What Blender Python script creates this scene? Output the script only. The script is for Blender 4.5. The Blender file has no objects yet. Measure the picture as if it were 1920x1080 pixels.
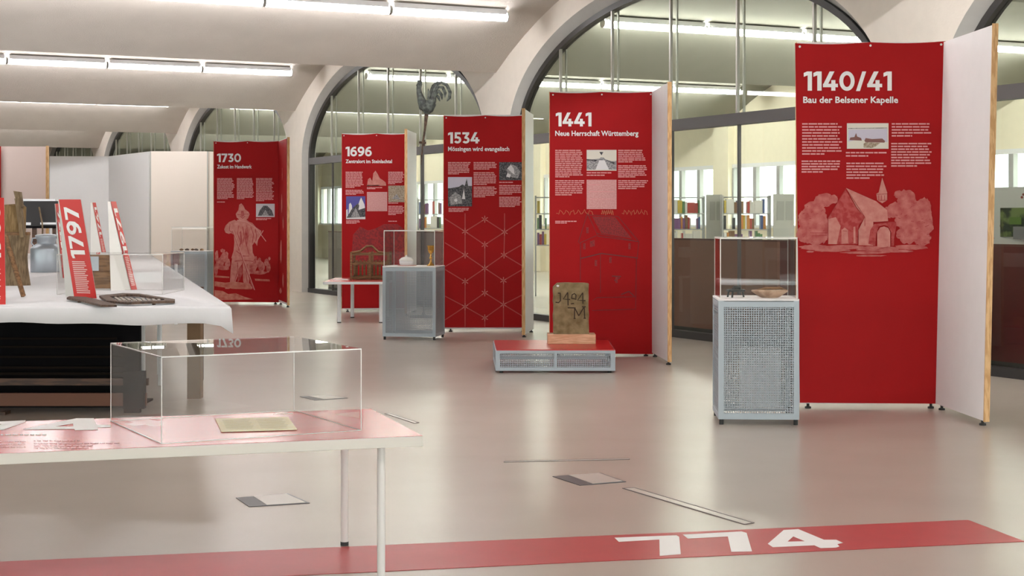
import bpy, math, random
from mathutils import Vector, Matrix
from mathutils.geometry import tessellate_polygon
C = bpy.context.scene
COL = C.collection
random.seed(7)
PI = math.pi
# ------------------------------------------------------------------ camera, world, exposure
F = 3000.0      # focal length in pixels of a 1920 wide frame
CZ = 1.3        # lens height
HY = 413.0      # horizon row
cam_d = bpy.data.cameras.new('camera'); cam = bpy.data.objects.new('camera', cam_d); COL.objects.link(cam)
cam.location = (0, 0, CZ); cam.rotation_euler = (PI/2, 0, 0)
cam_d.sensor_width = 36; cam_d.lens = 36*F/1920; cam_d.shift_y = -(540-HY)/1920
cam_d.clip_start = .05; cam_d.clip_end = 400
C.camera = cam
C.cycles.transparent_max_bounces = 32; C.cycles.max_bounces = 14; C.cycles.diffuse_bounces = 6
C.view_settings.view_transform = 'Standard'; C.view_settings.look = 'None'
C.view_settings.exposure = 2.05; C.view_settings.gamma = 1.0; C.view_settings.use_curve_mapping = False
W = bpy.data.worlds.new('world'); C.world = W; W.use_nodes = True
wn = W.node_tree.nodes; wl = W.node_tree.links
bg = wn['Background']; tc = wn.new('ShaderNodeTexCoord'); nz = wn.new('ShaderNodeTexNoise'); cr = wn.new('ShaderNodeValToRGB')
nz.inputs['Scale'].default_value = 9; nz.inputs['Detail'].default_value = 4
cr.color_ramp.elements[0].position = .42; cr.color_ramp.elements[0].color = (.62, .80, .74, 1)
cr.color_ramp.elements[1].position = .56; cr.color_ramp.elements[1].color = (1, 1, .98, 1)
wl.new(tc.outputs['Generated'], nz.inputs['Vector']); wl.new(nz.outputs['Fac'], cr.inputs['Fac']); wl.new(cr.outputs['Color'], bg.inputs['Color'])
bg.inputs['Strength'].default_value = 2.0
LAMP = 8.0      # strength of the ceiling tubes

# ------------------------------------------------------------------ pixel helpers (points on real planes)
def P(x, y, d): return Vector(((x-960)*d/F, d, CZ+(HY-y)*d/F))
def G(x, y, z=0.0):
    d = F*(CZ-z)/(y-HY); return Vector(((x-960)*d/F, d, z))

# ------------------------------------------------------------------ materials
MATS = {}
def mat(name, col, rough=.6, metal=0, var=0, vscale=8, bump=0, bscale=40, spec=.5, coat=0, emis=None, es=0):
    if name in MATS: return MATS[name]
    m = bpy.data.materials.new(name); m.use_nodes = True
    n = m.node_tree.nodes; l = m.node_tree.links; b = n['Principled BSDF']
    b.inputs['Base Color'].default_value = (*col, 1); b.inputs['Roughness'].default_value = rough
    b.inputs['Metallic'].default_value = metal; b.inputs['Specular IOR Level'].default_value = spec
    b.inputs['Coat Weight'].default_value = coat; b.inputs['Coat Roughness'].default_value = .08
    t = n.new('ShaderNodeTexCoord')
    if var:
        z = n.new('ShaderNodeTexNoise'); z.inputs['Scale'].default_value = vscale; z.inputs['Detail'].default_value = 5
        l.new(t.outputs['Object'], z.inputs['Vector'])
        r = n.new('ShaderNodeMapRange'); r.inputs['From Min'].default_value = .3; r.inputs['From Max'].default_value = .7
        r.inputs['To Min'].default_value = 1-var; r.inputs['To Max'].default_value = 1+var
        l.new(z.outputs['Fac'], r.inputs['Value'])
        v = n.new('ShaderNodeVectorMath'); v.operation = 'SCALE'; v.inputs[0].default_value = col
        l.new(r.outputs['Result'], v.inputs['Scale']); l.new(v.outputs['Vector'], b.inputs['Base Color'])
    if bump:
        z = n.new('ShaderNodeTexNoise'); z.inputs['Scale'].default_value = bscale; z.inputs['Detail'].default_value = 4
        l.new(t.outputs['Object'], z.inputs['Vector'])
        u = n.new('ShaderNodeBump'); u.inputs['Strength'].default_value = bump; u.inputs['Distance'].default_value = .02
        l.new(z.outputs['Fac'], u.inputs['Height']); l.new(u.outputs['Normal'], b.inputs['Normal'])
    if emis:
        b.inputs['Emission Color'].default_value = (*emis, 1); b.inputs['Emission Strength'].default_value = es
    MATS[name] = m; return m
def mix_mat(name, c1, c2, scale=30, lo=.42, hi=.58, rough=.6, stretch=(1, 1, 1), spec=.5):
    if name in MATS: return MATS[name]
    m = mat(name, c1, rough, spec=spec); n = m.node_tree.nodes; l = m.node_tree.links
    t = n.new('ShaderNodeTexCoord'); mp = n.new('ShaderNodeMapping'); mp.inputs['Scale'].default_value = stretch
    z = n.new('ShaderNodeTexNoise'); z.inputs['Scale'].default_value = scale; z.inputs['Detail'].default_value = 6
    r = n.new('ShaderNodeValToRGB'); r.color_ramp.elements[0].position = lo; r.color_ramp.elements[1].position = hi
    r.color_ramp.elements[0].color = (*c1, 1); r.color_ramp.elements[1].color = (*c2, 1)
    l.new(t.outputs['Object'], mp.inputs['Vector']); l.new(mp.outputs['Vector'], z.inputs['Vector'])
    l.new(z.outputs['Fac'], r.inputs['Fac']); l.new(r.outputs['Color'], n['Principled BSDF'].inputs['Base Color'])
    return m
def glass_mat(name, tint=(1, 1, 1), rough=0.0, ior=1.45):
    m = bpy.data.materials.new(name); m.use_nodes = True; n = m.node_tree.nodes; l = m.node_tree.links
    n.remove(n['Principled BSDF']); o = n['Material Output']
    a = n.new('ShaderNodeBsdfTransparent'); a.inputs['Color'].default_value = (*tint, 1)
    g = n.new('ShaderNodeBsdfGlossy'); g.inputs['Roughness'].default_value = rough
    f = n.new('ShaderNodeFresnel'); f.inputs['IOR'].default_value = ior
    x = n.new('ShaderNodeMixShader')
    ge = n.new('ShaderNodeNewGeometry'); iv = n.new('ShaderNodeMath'); iv.operation = 'SUBTRACT'; iv.inputs[0].default_value = 1; l.new(ge.outputs['Backfacing'], iv.inputs[1])
    mm = n.new('ShaderNodeMath'); mm.operation = 'MULTIPLY'; l.new(f.outputs[0], mm.inputs[0]); l.new(iv.outputs[0], mm.inputs[1])
    l.new(mm.outputs[0], x.inputs[0]); l.new(a.outputs[0], x.inputs[1]); l.new(g.outputs[0], x.inputs[2]); l.new(x.outputs[0], o.inputs['Surface'])
    MATS[name] = m; return m
def perf_mat(name, axis, pitch=.0152, hole=.62):
    m = bpy.data.materials.new(name); m.use_nodes = True; n = m.node_tree.nodes; l = m.node_tree.links
    b = n['Principled BSDF']; o = n['Material Output']
    b.inputs['Base Color'].default_value = (.34, .37, .41, 1); b.inputs['Roughness'].default_value = .45; b.inputs['Metallic'].default_value = .3
    t = n.new('ShaderNodeTexCoord'); s = n.new('ShaderNodeSeparateXYZ'); l.new(t.outputs['Object'], s.inputs[0])
    res = []
    for ax in (axis, 2):
        d = n.new('ShaderNodeMath'); d.operation = 'DIVIDE'; d.inputs[1].default_value = pitch; l.new(s.outputs[ax], d.inputs[0])
        f = n.new('ShaderNodeMath'); f.operation = 'FLOORED_MODULO'; f.inputs[1].default_value = 1; l.new(d.outputs[0], f.inputs[0])
        g = n.new('ShaderNodeMath'); g.operation = 'LESS_THAN'; g.inputs[1].default_value = hole; l.new(f.outputs[0], g.inputs[0]); res.append(g)
    mu = n.new('ShaderNodeMath'); mu.operation = 'MULTIPLY'; l.new(res[0].outputs[0], mu.inputs[0]); l.new(res[1].outputs[0], mu.inputs[1])
    tr = n.new('ShaderNodeBsdfTransparent'); x = n.new('ShaderNodeMixShader')
    l.new(mu.outputs[0], x.inputs[0]); l.new(b.outputs[0], x.inputs[1]); l.new(tr.outputs[0], x.inputs[2]); l.new(x.outputs[0], o.inputs['Surface'])
    MATS[name] = m; return m

ceil_m = mat('ceiling_plaster', (.58, .53, .48), .9, var=.03, vscale=3, bump=.25, bscale=60)
wall_m = mat('wall_plaster', (.82, .75, .68), .9, var=.02, bump=.1)
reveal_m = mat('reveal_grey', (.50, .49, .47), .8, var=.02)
floor_m = mat('floor_linoleum', (.49, .425, .38), .27, var=.035, vscale=1.5, spec=.33)
dark_m = mat('dark_metal', (.035, .032, .032), .45)
dark2_m = mat('bar_metal', (.11, .10, .10), .5)
alu_m = mat('mullion_metal', (.42, .40, .37), .35, metal=.6)
cream_m = mat('cream_plaster', (.90, .84, .68), .9, var=.02)
white_m = mat('white_board', (.80, .77, .78), .6, var=.015)
white2_m = mat('white_paint', (.82, .83, .86), .5)
wood_e = mix_mat('plywood_edge', (.55, .30, .12), (.72, .45, .22), 12, rough=.55, stretch=(8, 8, 1))
red_m = mat('banner_red', (.40, .008, .010), .6, var=.05, vscale=2.5, bump=.35, bscale=3.5, spec=.15)
redp_m = mat('red_gloss_print', (.56, .07, .07), .2, var=.03, spec=.3)
redf_m = mat('red_floor_film', (.48, .035, .04), .36, var=.04, spec=.28)
txt_m = mat('white_print', (.9, .88, .88), .5)
body_m = mat('pale_red_print', (.78, .33, .34), .5)
pink_m = mix_mat('pink_drawing', (.47, .07, .065), (.60, .17, .155), 26, .32, .66)
pink2_m = mix_mat('pink_sketch', (.58, .17, .15), (.66, .27, .23), 26, .3, .7)
faint_m = mix_mat('faint_sketch', (.42, .02, .02), (.62, .16, .14), 45, .40, .66)
line_m = mat('pale_line_print', (.50, .065, .055), .5)
dkred_m = mat('dark_red_print', (.17, .006, .010), .5)
ltpink_m = mix_mat('pale_document', (.66, .30, .30), (.72, .38, .37), 80)
grey_m = mat('grey_powder_metal', (.40, .45, .50), .45, metal=.2)
brownside_m = mat('grey_side', (.33, .31, .31), .5)
glass_m = glass_mat('clear_glass', (.97, .975, .97))
acryl_m = glass_mat('clear_acrylic', (.98, .978, .975), ior=1.42)
winglass_m = glass_mat('window_glass', (.93, .955, .93), ior=1.45)
edge_m = mat('acrylic_edge', (.80, .78, .74), .25)
perfx = perf_mat('perforated_sheet', 0); perfy = perf_mat('perforated_side_sheet', 1)
rub_m = mat('black_rubber', (.02, .02, .02), .6)
tube_m = mat('lit_tube', (1, 1, 1), .4, emis=(1, .98, .98), es=LAMP)
cloth_m = mat('white_tablecloth', (.76, .745, .775), .85, var=.015, bump=.12, bscale=9)
brown_m = mix_mat('dark_brown_wood', (.045, .018, .010), (.10, .04, .02), 6, rough=.5, stretch=(1, 6, 8))
mid_m = mix_mat('brown_wood', (.14, .065, .022), (.25, .125, .05), 10, rough=.55, stretch=(1, 6, 8))
old_m = mix_mat('old_grey_wood', (.13, .085, .045), (.22, .15, .085), 12, rough=.8, stretch=(6, 6, 1))
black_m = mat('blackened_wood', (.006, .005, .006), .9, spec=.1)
rust_m = mix_mat('rusty_iron', (.05, .028, .02), (.13, .075, .05), 40, rough=.7)
verd_m = mix_mat('weathered_copper', (.045, .05, .048), (.12, .135, .12), 25, rough=.6)
stone_m = mix_mat('brown_sandstone', (.17, .12, .055), (.29, .22, .12), 14, .35, .65, rough=.95)
carve_m = mat('carved_recess', (.05, .032, .02), .95)
block_m = mix_mat('light_pine', (.62, .34, .20), (.76, .47, .30), 10, rough=.6, stretch=(1, 6, 10))
gold_m = mat('gilded_metal', (.75, .42, .10), .25, metal=1)
tin_m = mat('milk_can_tin', (.42, .45, .50), .38, metal=.55, var=.05)
part_m = mat('brown_fabric', (.26, .125, .095), .9, var=.05, vscale=90)
part2_m = mat('dark_red_panel', (.105, .012, .014), .45, var=.08)
paper_m = mix_mat('yellowed_paper', (.95, .88, .62), (.97, .92, .72), 60, rough=.8)
greybook = mat('shelf_grey', (.42, .42, .42), .5)

# ------------------------------------------------------------------ object helpers
ORG = {}
def thing(name, label, cat, loc=(0, 0, 0), rz=0, group=None):
    o = bpy.data.objects.new(name, None); COL.objects.link(o); o.location = loc; o.rotation_euler = (0, 0, rz)
    o.empty_display_size = .1
    o['label'] = label; o['category'] = cat
    if group: o['group'] = group
    return o
def tag(o, label, cat, group=None):
    o['label'] = label; o['category'] = cat
    if group: o['group'] = group
    return o
def root_of(o):
    while o.parent: o = o.parent
    return o
class MB:
    def __init__(s): s.v = []; s.f = []; s.mi = []; s.sm = []
    def add(s, vs, fs, mi=0, smooth=False):
        b = len(s.v); s.v += [Vector(v) for v in vs]
        for f in fs: s.f.append([b+i for i in f]); s.mi.append(mi); s.sm.append(smooth)
        return s
    def box(s, lo, hi, mi=0, M=None):
        (a, b, c), (d, e, f) = lo, hi
        vs = [(a,b,c),(d,b,c),(d,e,c),(a,e,c),(a,b,f),(d,b,f),(d,e,f),(a,e,f)]
        if M: vs = [M @ Vector(v) for v in vs]
        return s.add(vs, [(0,3,2,1),(4,5,6,7),(0,1,5,4),(1,2,6,5),(2,3,7,6),(3,0,4,7)], mi)
    def obox(s, p0, p1, half, z0, z1, mi=0):    # upright slab between two plan points
        p0 = Vector(p0[:2]); p1 = Vector(p1[:2]); n = (p1-p0).normalized(); q = Vector((-n.y, n.x))*half
        pl = [p0-q, p1-q, p1+q, p0+q]
        return s.prism(pl, z0, z1, mi)
    def prism(s, pl, z0, z1, mi=0):
        n = len(pl); vs = [(p[0], p[1], z0) for p in pl]+[(p[0], p[1], z1) for p in pl]
        return s.add(vs, [tuple(range(n))[::-1], tuple(range(n, 2*n))]+[(i, (i+1) % n, n+(i+1) % n, n+i) for i in range(n)], mi)
    def extr(s, pts, vec, mi=0, smooth=False):  # extrude planar outline along vec
        pts = [Vector(p) for p in pts]; n = len(pts); vec = Vector(vec)
        tri = tessellate_polygon([pts])
        vs = pts+[p+vec for p in pts]
        return s.add(vs, [tuple(t) for t in tri]+[tuple(n+i for i in reversed(t)) for t in tri]+[(i, (i+1) % n, n+(i+1) % n, n+i) for i in range(n)], mi, smooth)
    def poly(s, loops, mi=0):
        L = [[Vector(p) for p in lp] for lp in loops]; tri = tessellate_polygon(L)
        return s.add([p for lp in L for p in lp], [tuple(t) for t in tri], mi)
    def tube(s, pts, r, seg=10, mi=0, cap=True):
        pts = [Vector(p) for p in pts]; n = len(pts); rs = r if isinstance(r, (list, tuple)) else [r]*n
        vs = []; up = None
        for i, p in enumerate(pts):
            t = (pts[min(i+1, n-1)]-pts[max(i-1, 0)]).normalized()
            if up is None: up = Vector((0, 0, 1)) if abs(t.z) < .9 else Vector((1, 0, 0))
            a = t.cross(up).normalized(); b = a.cross(t).normalized(); up = b
            for k in range(seg):
                w = 2*PI*k/seg; vs.append(p+(a*math.cos(w)+b*math.sin(w))*rs[i])
        fs = [(i*seg+k, i*seg+(k+1) % seg, (i+1)*seg+(k+1) % seg, (i+1)*seg+k) for i in range(n-1) for k in range(seg)]
        s.add(vs, fs, mi, True)
        if cap: s.add(vs[:seg], [tuple(range(seg))], mi); s.add(vs[-seg:], [tuple(range(seg))[::-1]], mi)
        return s
    def lathe(s, prof, c=(0, 0, 0), seg=24, mi=0, sx=1, sy=1):
        vs = [(c[0]+r*sx*math.cos(2*PI*k/seg), c[1]+r*sy*math.sin(2*PI*k/seg), c[2]+z) for r, z in prof for k in range(seg)]
        n = len(prof)
        fs = [(i*seg+k, i*seg+(k+1) % seg, (i+1)*seg+(k+1) % seg, (i+1)*seg+k) for i in range(n-1) for k in range(seg)]
        s.add(vs, fs, mi, True)
        s.add(vs[:seg], [tuple(range(seg))[::-1]], mi); s.add(vs[-seg:], [tuple(range(seg))], mi)
        return s
    def build(s, name, mats, parent=None, local=False, bevel=0):
        if not isinstance(mats, (list, tuple)): mats = [mats]
        if not s.f: return None
        me = bpy.data.meshes.new(name)
        vs = s.v
        org = Vector((0, 0, 0))
        if parent is not None and not local:
            r = root_of(parent); Mi = (Matrix.Translation(r.location) @ Matrix.Rotation(r.rotation_euler.z, 4, 'Z')).inverted()
            vs = [Mi @ v for v in vs]
        elif parent is None and not local:
            org = Vector((sum(v.x for v in vs)/len(vs), sum(v.y for v in vs)/len(vs), min(v.z for v in vs)))
            vs = [v-org for v in vs]
        me.from_pydata([tuple(v) for v in vs], [], s.f); me.update()
        for m in mats: me.materials.append(m)
        for p, i, sm in zip(me.polygons, s.mi, s.sm): p.material_index = i; p.use_smooth = sm
        o = bpy.data.objects.new(name, me); COL.objects.link(o); o.location = org
        if parent is not None: o.parent = parent
        if bevel:
            b = o.modifiers.new('bevel', 'BEVEL'); b.width = bevel; b.segments = 2; b.limit_method = 'ANGLE'
        return o
def struct(o): o['kind'] = 'structure'; return o
def copy_tree(o, parent=None):
    c = o.copy(); COL.objects.link(c)
    if parent is not None: c.parent = parent
    for ch in list(o.children): copy_tree(ch, c)
    return c

# ------------------------------------------------------------------ lettering
def arc(cx, cy, rx, ry, a0, a1, n=18):
    return [(cx+rx*math.cos(math.radians(a0+(a1-a0)*i/n)), cy+ry*math.sin(math.radians(a0+(a1-a0)*i/n))) for i in range(n+1)]
def ring(cx, cy, rx, ry, w):
    o = arc(cx, cy, rx, ry, 0, 360, 28)[:-1]; i = arc(cx, cy, rx-w, ry-w, 0, 360, 28)[:-1]
    n = len(o); return [[o[k], o[(k+1) % n], i[(k+1) % n], i[k]] for k in range(n)]
def stroke(pl, w):
    q = []
    L = []
    for i, p in enumerate(pl):
        a = Vector(pl[max(i-1, 0)]); b = Vector(pl[min(i+1, len(pl)-1)]); t = (b-a).normalized(); n = Vector((-t.y, t.x))*w/2
        L.append((Vector(p)-n, Vector(p)+n))
    for i in range(len(L)-1): q.append([tuple(L[i][0]), tuple(L[i+1][0]), tuple(L[i+1][1]), tuple(L[i][1])])
    return q
WD = .2
GL = {
 '1': (.42, [[(.2, 0), (.42, 0), (.42, 1), (.2, 1)], [(0, .72), (.2, .80), (.2, 1), (.17, 1), (0, .92)]]),
 '0': (.78, ring(.39, .5, .39, .51, .2)),
 '/': (.5, [[(0, -.02), (.2, -.02), (.52, 1.0), (.32, 1.0)]]),
 '7': (.66, [[(0, .81), (.66, .81), (.66, 1), (0, 1)], [(.10, 0), (.34, 0), (.66, .83), (.42, .83)]]),
 '4': (.76, [[(.42, 0), (.63, 0), (.63, .55), (.42, .55)], [(0, .18), (.76, .18), (.76, .36), (0, .36)], [(0, .30), (.24, .30), (.58, 1), (.34, 1)]]),
 '3': (.64, stroke(arc(.31, .30, .225, .20, -150, 90), WD)+stroke([(.26, .9), (.5, .9)], WD)+[[(.02, .81), (.6, .81), (.6, 1), (.02, 1)], [(.36, .84), (.6, .84), (.36, .5), (.18, .56)], [(.2, .42), (.36, .42), (.36, .60), (.2, .60)]]),
 '5': (.64, stroke(arc(.31, .32, .225, .22, -150, 110), WD)+[[(.08, .81), (.58, .81), (.58, 1), (.08, 1)], [(.07, .42), (.26, .48), (.28, 1), (.08, 1)]]),
 '6': (.70, ring(.35, .33, .35, .34, .2)+stroke([(.10, .38), (.12, .6), (.24, .8), (.38, .89), (.6, .9)], WD)),
}
GL['9'] = (.70, [[(.70-x, 1-y) for x, y in q] for q in GL['6'][1]])
def digits(s):
    out = []; x = 0
    for ch in s:
        w, qs = GL[ch]; out += [[(x+a, b) for a, b in q] for q in qs]; x += w+.07
    return out, x-.07
TXT = {}
def font_mesh(s, bold=.018):
    k = (s, bold)
    if k in TXT: return TXT[k]
    cu = bpy.data.curves.new('t', 'FONT'); cu.body = s; cu.offset = bold; cu.resolution_u = 2
    o = bpy.data.objects.new('t', cu); COL.objects.link(o)
    dg = bpy.context.evaluated_depsgraph_get(); me = bpy.data.meshes.new_from_object(o.evaluated_get(dg))
    vs = [v.co.copy() for v in me.vertices]; fs = [tuple(p.vertices) for p in me.polygons]
    bpy.data.objects.remove(o); bpy.data.curves.remove(cu); bpy.data.meshes.remove(me)
    x0 = min(v.x for v in vs); x1 = max(v.x for v in vs); y0 = min(v.y for v in vs); y1 = max(v.y for v in vs)
    TXT[k] = ([((v.x-x0)/(x1-x0), (v.y-y0)/(y1-y0)) for v in vs], fs)
    return TXT[k]
def put_digits(mb, s, f):       # f maps unit (u,v) -> point ; the pieces of a glyph are layered like thin ink
    qs, w = digits(s); n = (f(1, 0)-f(0, 0)).cross(f(0, 1)-f(0, 0)).normalized()
    for i, q in enumerate(qs): mb.poly([[f(a/w, b)+n*.00025*(i % 5) for a, b in q]])
def put_text(mb, s, f, bold=.018):
    vs, fs = font_mesh(s, bold); mb.add([f(u, v) for u, v in vs], fs)

# ------------------------------------------------------------------ the hall: glazed wall frame
U = Vector((-.4437, .8962, 0)); PN = Vector((.8962, .4437, 0)); O0 = Vector((0, 21.54, 0))
def WP(s, t=0, z=0): v = O0+U*s+PN*t; return Vector((v.x, v.y, z))   # s along the wall (away), t outward through the glass
BAY = 8.452; AH = 7.5; RISE = 1.56; SPR = 2.4
def sL(j): return -.248-BAY*j            # far-left jamb of arch j
def valley(j): return sL(j)+.476
def vz(s, top=1.1):                       # vault underside
    q = ((valley(0)-s) % BAY); R = (4.226**2+top**2)/(2*top); return 3.3-(R-top)+math.sqrt(R*R-(4.226-q)**2)
def az(s, j, a=AH/2, b=RISE):
    c = sL(j)-AH/2; u = (s-c)/a
    return SPR+b*math.sqrt(max(0, 1-u*u)) if abs(u) < 1 else 0
# floor
fl = MB(); fl.add([(-60, -12, 0), (30, -12, 0), (30, 110, 0), (-60, 110, 0)], [(0, 1, 2, 3)]); fl.add([(-60, -12, -.2), (30, -12, -.2), (30, 110, -.2), (-60, 110, -.2)], [(3, 2, 1, 0)])
struct(fl.build('floor', floor_m))
# ceiling vaults
cb = MB()
T0, T1 = -26.0, 9.3
for j in range(-6, 4):
    N = 20; ss = [valley(j)-BAY*i/N for i in range(N+1)]
    R = (4.226**2+1.1**2)/2.2
    zs = [3.3-(R-1.1)+math.sqrt(R*R-(4.226-BAY*i/N)**2) for i in range(N+1)]
    vs = [];
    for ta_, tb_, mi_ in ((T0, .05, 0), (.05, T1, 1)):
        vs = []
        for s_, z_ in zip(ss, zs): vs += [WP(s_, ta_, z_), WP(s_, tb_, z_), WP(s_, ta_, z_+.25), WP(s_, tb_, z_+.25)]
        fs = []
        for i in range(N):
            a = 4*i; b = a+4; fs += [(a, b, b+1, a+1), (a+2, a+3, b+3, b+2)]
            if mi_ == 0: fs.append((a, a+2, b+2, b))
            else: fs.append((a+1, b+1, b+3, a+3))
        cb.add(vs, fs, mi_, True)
struct(cb.build('ceiling', [ceil_m, mat('library_ceiling_dimmed', (.25, .245, .21), .9, var=.03, vscale=3)]))  # library vaults greyer, with dimmer light put into their colour
# arcade wall with arches (plaster) + flared reveals
TH = .13
wb = MB()
for j in range(-6, 3):
    s0 = valley(j); s1 = valley(j)-BAY
    N = 56; c = sL(j)-AH/2; a2 = AH/2+.10; b2 = RISE+.12
    # face columns from jamb to jamb following the front (flared) arch edge
    ang = [PI*i/N for i in range(N+1)]
    fr = [(c+a2*math.cos(w), SPR+b2*math.sin(w)) for w in ang]; bk = [(c+AH/2*math.cos(w), SPR+RISE*math.sin(w)) for w in ang]
    for i in range(N):
        (sa, za), (sb, zb) = fr[i], fr[i+1]
        ta, tb = vz(sa)+.1, vz(sb)+.1
        if sa > s0: sa = s0
        wb.add([WP(sa, -TH, za), WP(sb, -TH, zb), WP(sb, -TH, tb), WP(sa, -TH, ta)], [(0, 1, 2, 3)], 0)
        wb.add([WP(sa, TH, za), WP(sb, TH, zb), WP(sb, TH, tb), WP(sa, TH, ta)], [(3, 2, 1, 0)], 2)
        (qa, ya), (qb, yb) = bk[i], bk[i+1]
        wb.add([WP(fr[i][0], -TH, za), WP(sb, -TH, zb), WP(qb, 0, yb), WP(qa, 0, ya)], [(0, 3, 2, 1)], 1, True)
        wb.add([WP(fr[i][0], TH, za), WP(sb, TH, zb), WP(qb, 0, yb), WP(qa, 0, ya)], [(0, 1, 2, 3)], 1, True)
    for sa, sb, qa in ((s0, c+a2, c+AH/2), (c-a2, s1, c-AH/2)):
        for sg, mi in ((-TH, 0), (TH, 2)):
            wb.add([WP(sa, sg, 0), WP(sb, sg, 0), WP(sb, sg, SPR), WP(sa, sg, SPR)], [(0, 1, 2, 3)], mi)
            wb.add([WP(sa, sg, SPR), WP(sb, sg, SPR), WP(sb, sg, vz(sb)+.1), WP(sa, sg, 3.45)], [(0, 1, 2, 3)], mi)
        e = c+a2 if qa > c else c-a2
        for sg in (-TH, TH):
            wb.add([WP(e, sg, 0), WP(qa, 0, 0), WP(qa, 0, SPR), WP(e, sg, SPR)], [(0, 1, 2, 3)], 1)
struct(wb.build('wall_right', [wall_m, reveal_m, cream_m]))
# far, left and rear walls of the hall, added to keep sky out of glass reflections (windows in the rear wall and the near part of the left wall)
TL = -26.0; SB = valley(4); SF = valley(-6)
def flat_wall(name, A, B, openings):
    m = MB(); A = Vector(A); B = Vector(B); L = (B-A).length; d = (B-A).normalized(); x = 0
    if not openings: m.obox(A, B, .12, 0, 4.6)
    else:
        m.obox(A, B, .12, 0, 1.0, 1); m.obox(A, B, .12, 3.15, 4.6)
        for a, b in openings: m.obox(A+d*x, A+d*a, .12, 1.0, 3.15); x = b
        m.obox(A+d*x, B, .12, 1.0, 3.15)
    return struct(m.build(name, [wall_m, mat('parapet_darkened', (.10, .06, .05), .8)]))  # unseen parapet, coloured dark to dim its reflection in the display cases
flat_wall('wall_far', WP(SF, TL), WP(SF, 0), [])
ops = [(1+5*k, 5.6+5*k) for k in range(5)]
flat_wall('wall_rear', WP(SB, TL), WP(SB, 0), ops)
flat_wall('wall_left', WP(SB, TL-.13), WP(SF, TL-.13), [(1+5*k, 5.6+5*k) for k in range(6)])
for i, (a_, b_) in enumerate(ops):
    w = struct(bpy.data.objects.new('window_%d' % (21+i), None)); COL.objects.link(w); m = MB()
    for q in (a_+.03, (a_+b_)/2, b_-.03): m.obox(WP(SB, TL+q-.03), WP(SB, TL+q+.03), .04, 1.0, 3.15)
    m.obox(WP(SB, TL+a_), WP(SB, TL+b_), .04, 1.0, 1.06); m.obox(WP(SB, TL+a_), WP(SB, TL+b_), .04, 3.09, 3.15); m.build('window_frame', white2_m, w)
# glazed arches
for n_, j in enumerate(range(-4, 2)):
    c = sL(j)-AH/2
    w = struct(bpy.data.objects.new('window_%d' % (n_+1), None)); COL.objects.link(w)
    m = MB(); N = 48
    out = [(c+AH/2*math.cos(PI*i/N), SPR+RISE*math.sin(PI*i/N)) for i in range(N+1)]
    inn = [(c+(AH/2-.075)*math.cos(PI*i/N), SPR+(RISE-.075)*math.sin(PI*i/N)) for i in range(N+1)]
    out = [(c+AH/2, 0)]+out+[(c-AH/2, 0)]; inn = [(c+AH/2-.075, 0)]+inn+[(c-AH/2+.075, 0)]
    for i in range(len(out)-1):
        a, b, d, e = out[i], out[i+1], inn[i+1], inn[i]
        q = [WP(a[0], -.04, a[1]), WP(b[0], -.04, b[1]), WP(d[0], -.04, d[1]), WP(e[0], -.04, e[1])]
        q2 = [WP(a[0], .06, a[1]), WP(b[0], .06, b[1]), WP(d[0], .06, d[1]), WP(e[0], .06, e[1])]
        m.add(q+q2, [(0, 1, 2, 3), (7, 6, 5, 4), (3, 2, 6, 7), (0, 4, 5, 1)])
    m.build('arch_frame', dark_m, w)
    m = MB(); m.obox(WP(c+AH/2, 0), WP(c-AH/2, 0), .05, 0, .08); m.build('bottom_rail', dark_m, w)
    m = MB(); m.obox(WP(c+AH/2-.06, .01), WP(c-AH/2+.06, .01), .06, SPR-.10, SPR+.02); m.build('transom', dark2_m, w)
    for k in range(5):
        s = sL(j)-1.18-1.31*k
        m = MB(); m.obox(WP(s+.014, -.02), WP(s-.014, -.02), .016, SPR, az(s, j)-.05)
        m.obox(WP(s+.012, .06), WP(s-.012, .06), .01, SPR, az(s, j)-.05)
        m.build('mullion', alu_m, w)
        m = MB(); m.obox(WP(s+.013, .0), WP(s-.013, .0), .016, .05, SPR-.09); m.build('lower_mullion', dark2_m, w)
    m = MB(); pts = [WP(a, .015, b) for a, b in inn]; m.extr(pts, PN*.012); m.build('pane', winglass_m, w)
# outer facade of the library, D metres behind the glass
D = 9.3; SILL, HEAD = 1.15, 2.46
ob = MB()
s_a, s_b = valley(-5), valley(3)
ob.obox(WP(s_a, D+.15), WP(s_b, D+.15), .15, 0, SILL); ob.obox(WP(s_a, D+.15), WP(s_b, D+.15), .15, HEAD, 4.6)
def pv(j): return valley(j)-(.9 if j == 0 else 0)
for j in range(-5, 4): ob.obox(WP(pv(j)+.28, D+.05), WP(pv(j)-.28, D+.05), .2, 0, 3.6)
struct(ob.build('wall_outer', cream_m))
for n_, j in enumerate(range(-4, 3)):
    w = struct(bpy.data.objects.new('window_%d' % (n_+11), None)); COL.objects.link(w)
    a0, a1 = pv(j)-.28, pv(j+1)+.28
    m = MB(); m.obox(WP(a0, D), WP(a1, D), .05, HEAD-.08, HEAD); m.obox(WP(a0, D), WP(a1, D), .09, SILL, SILL+.05)
    m.build('window_frame', white2_m, w)
    nn = 11
    for k in range(nn+1):
        s = a0+(a1-a0)*k/nn
        m = MB(); p, q = WP(s+.05, D), WP(s-.05, D)
        m.prism([WP(s+.055, D-.05), WP(s-.055, D-.05), WP(s-.055, D+.05), WP(s+.055, D+.05)], SILL+.05, HEAD-.08); m.build('mullion', greybook, w)
    m = MB(); m.obox(WP(a0, D+.02), WP(a1, D+.02), .006, SILL+.05, HEAD-.08); m.build('pane', winglass_m, w)

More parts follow.
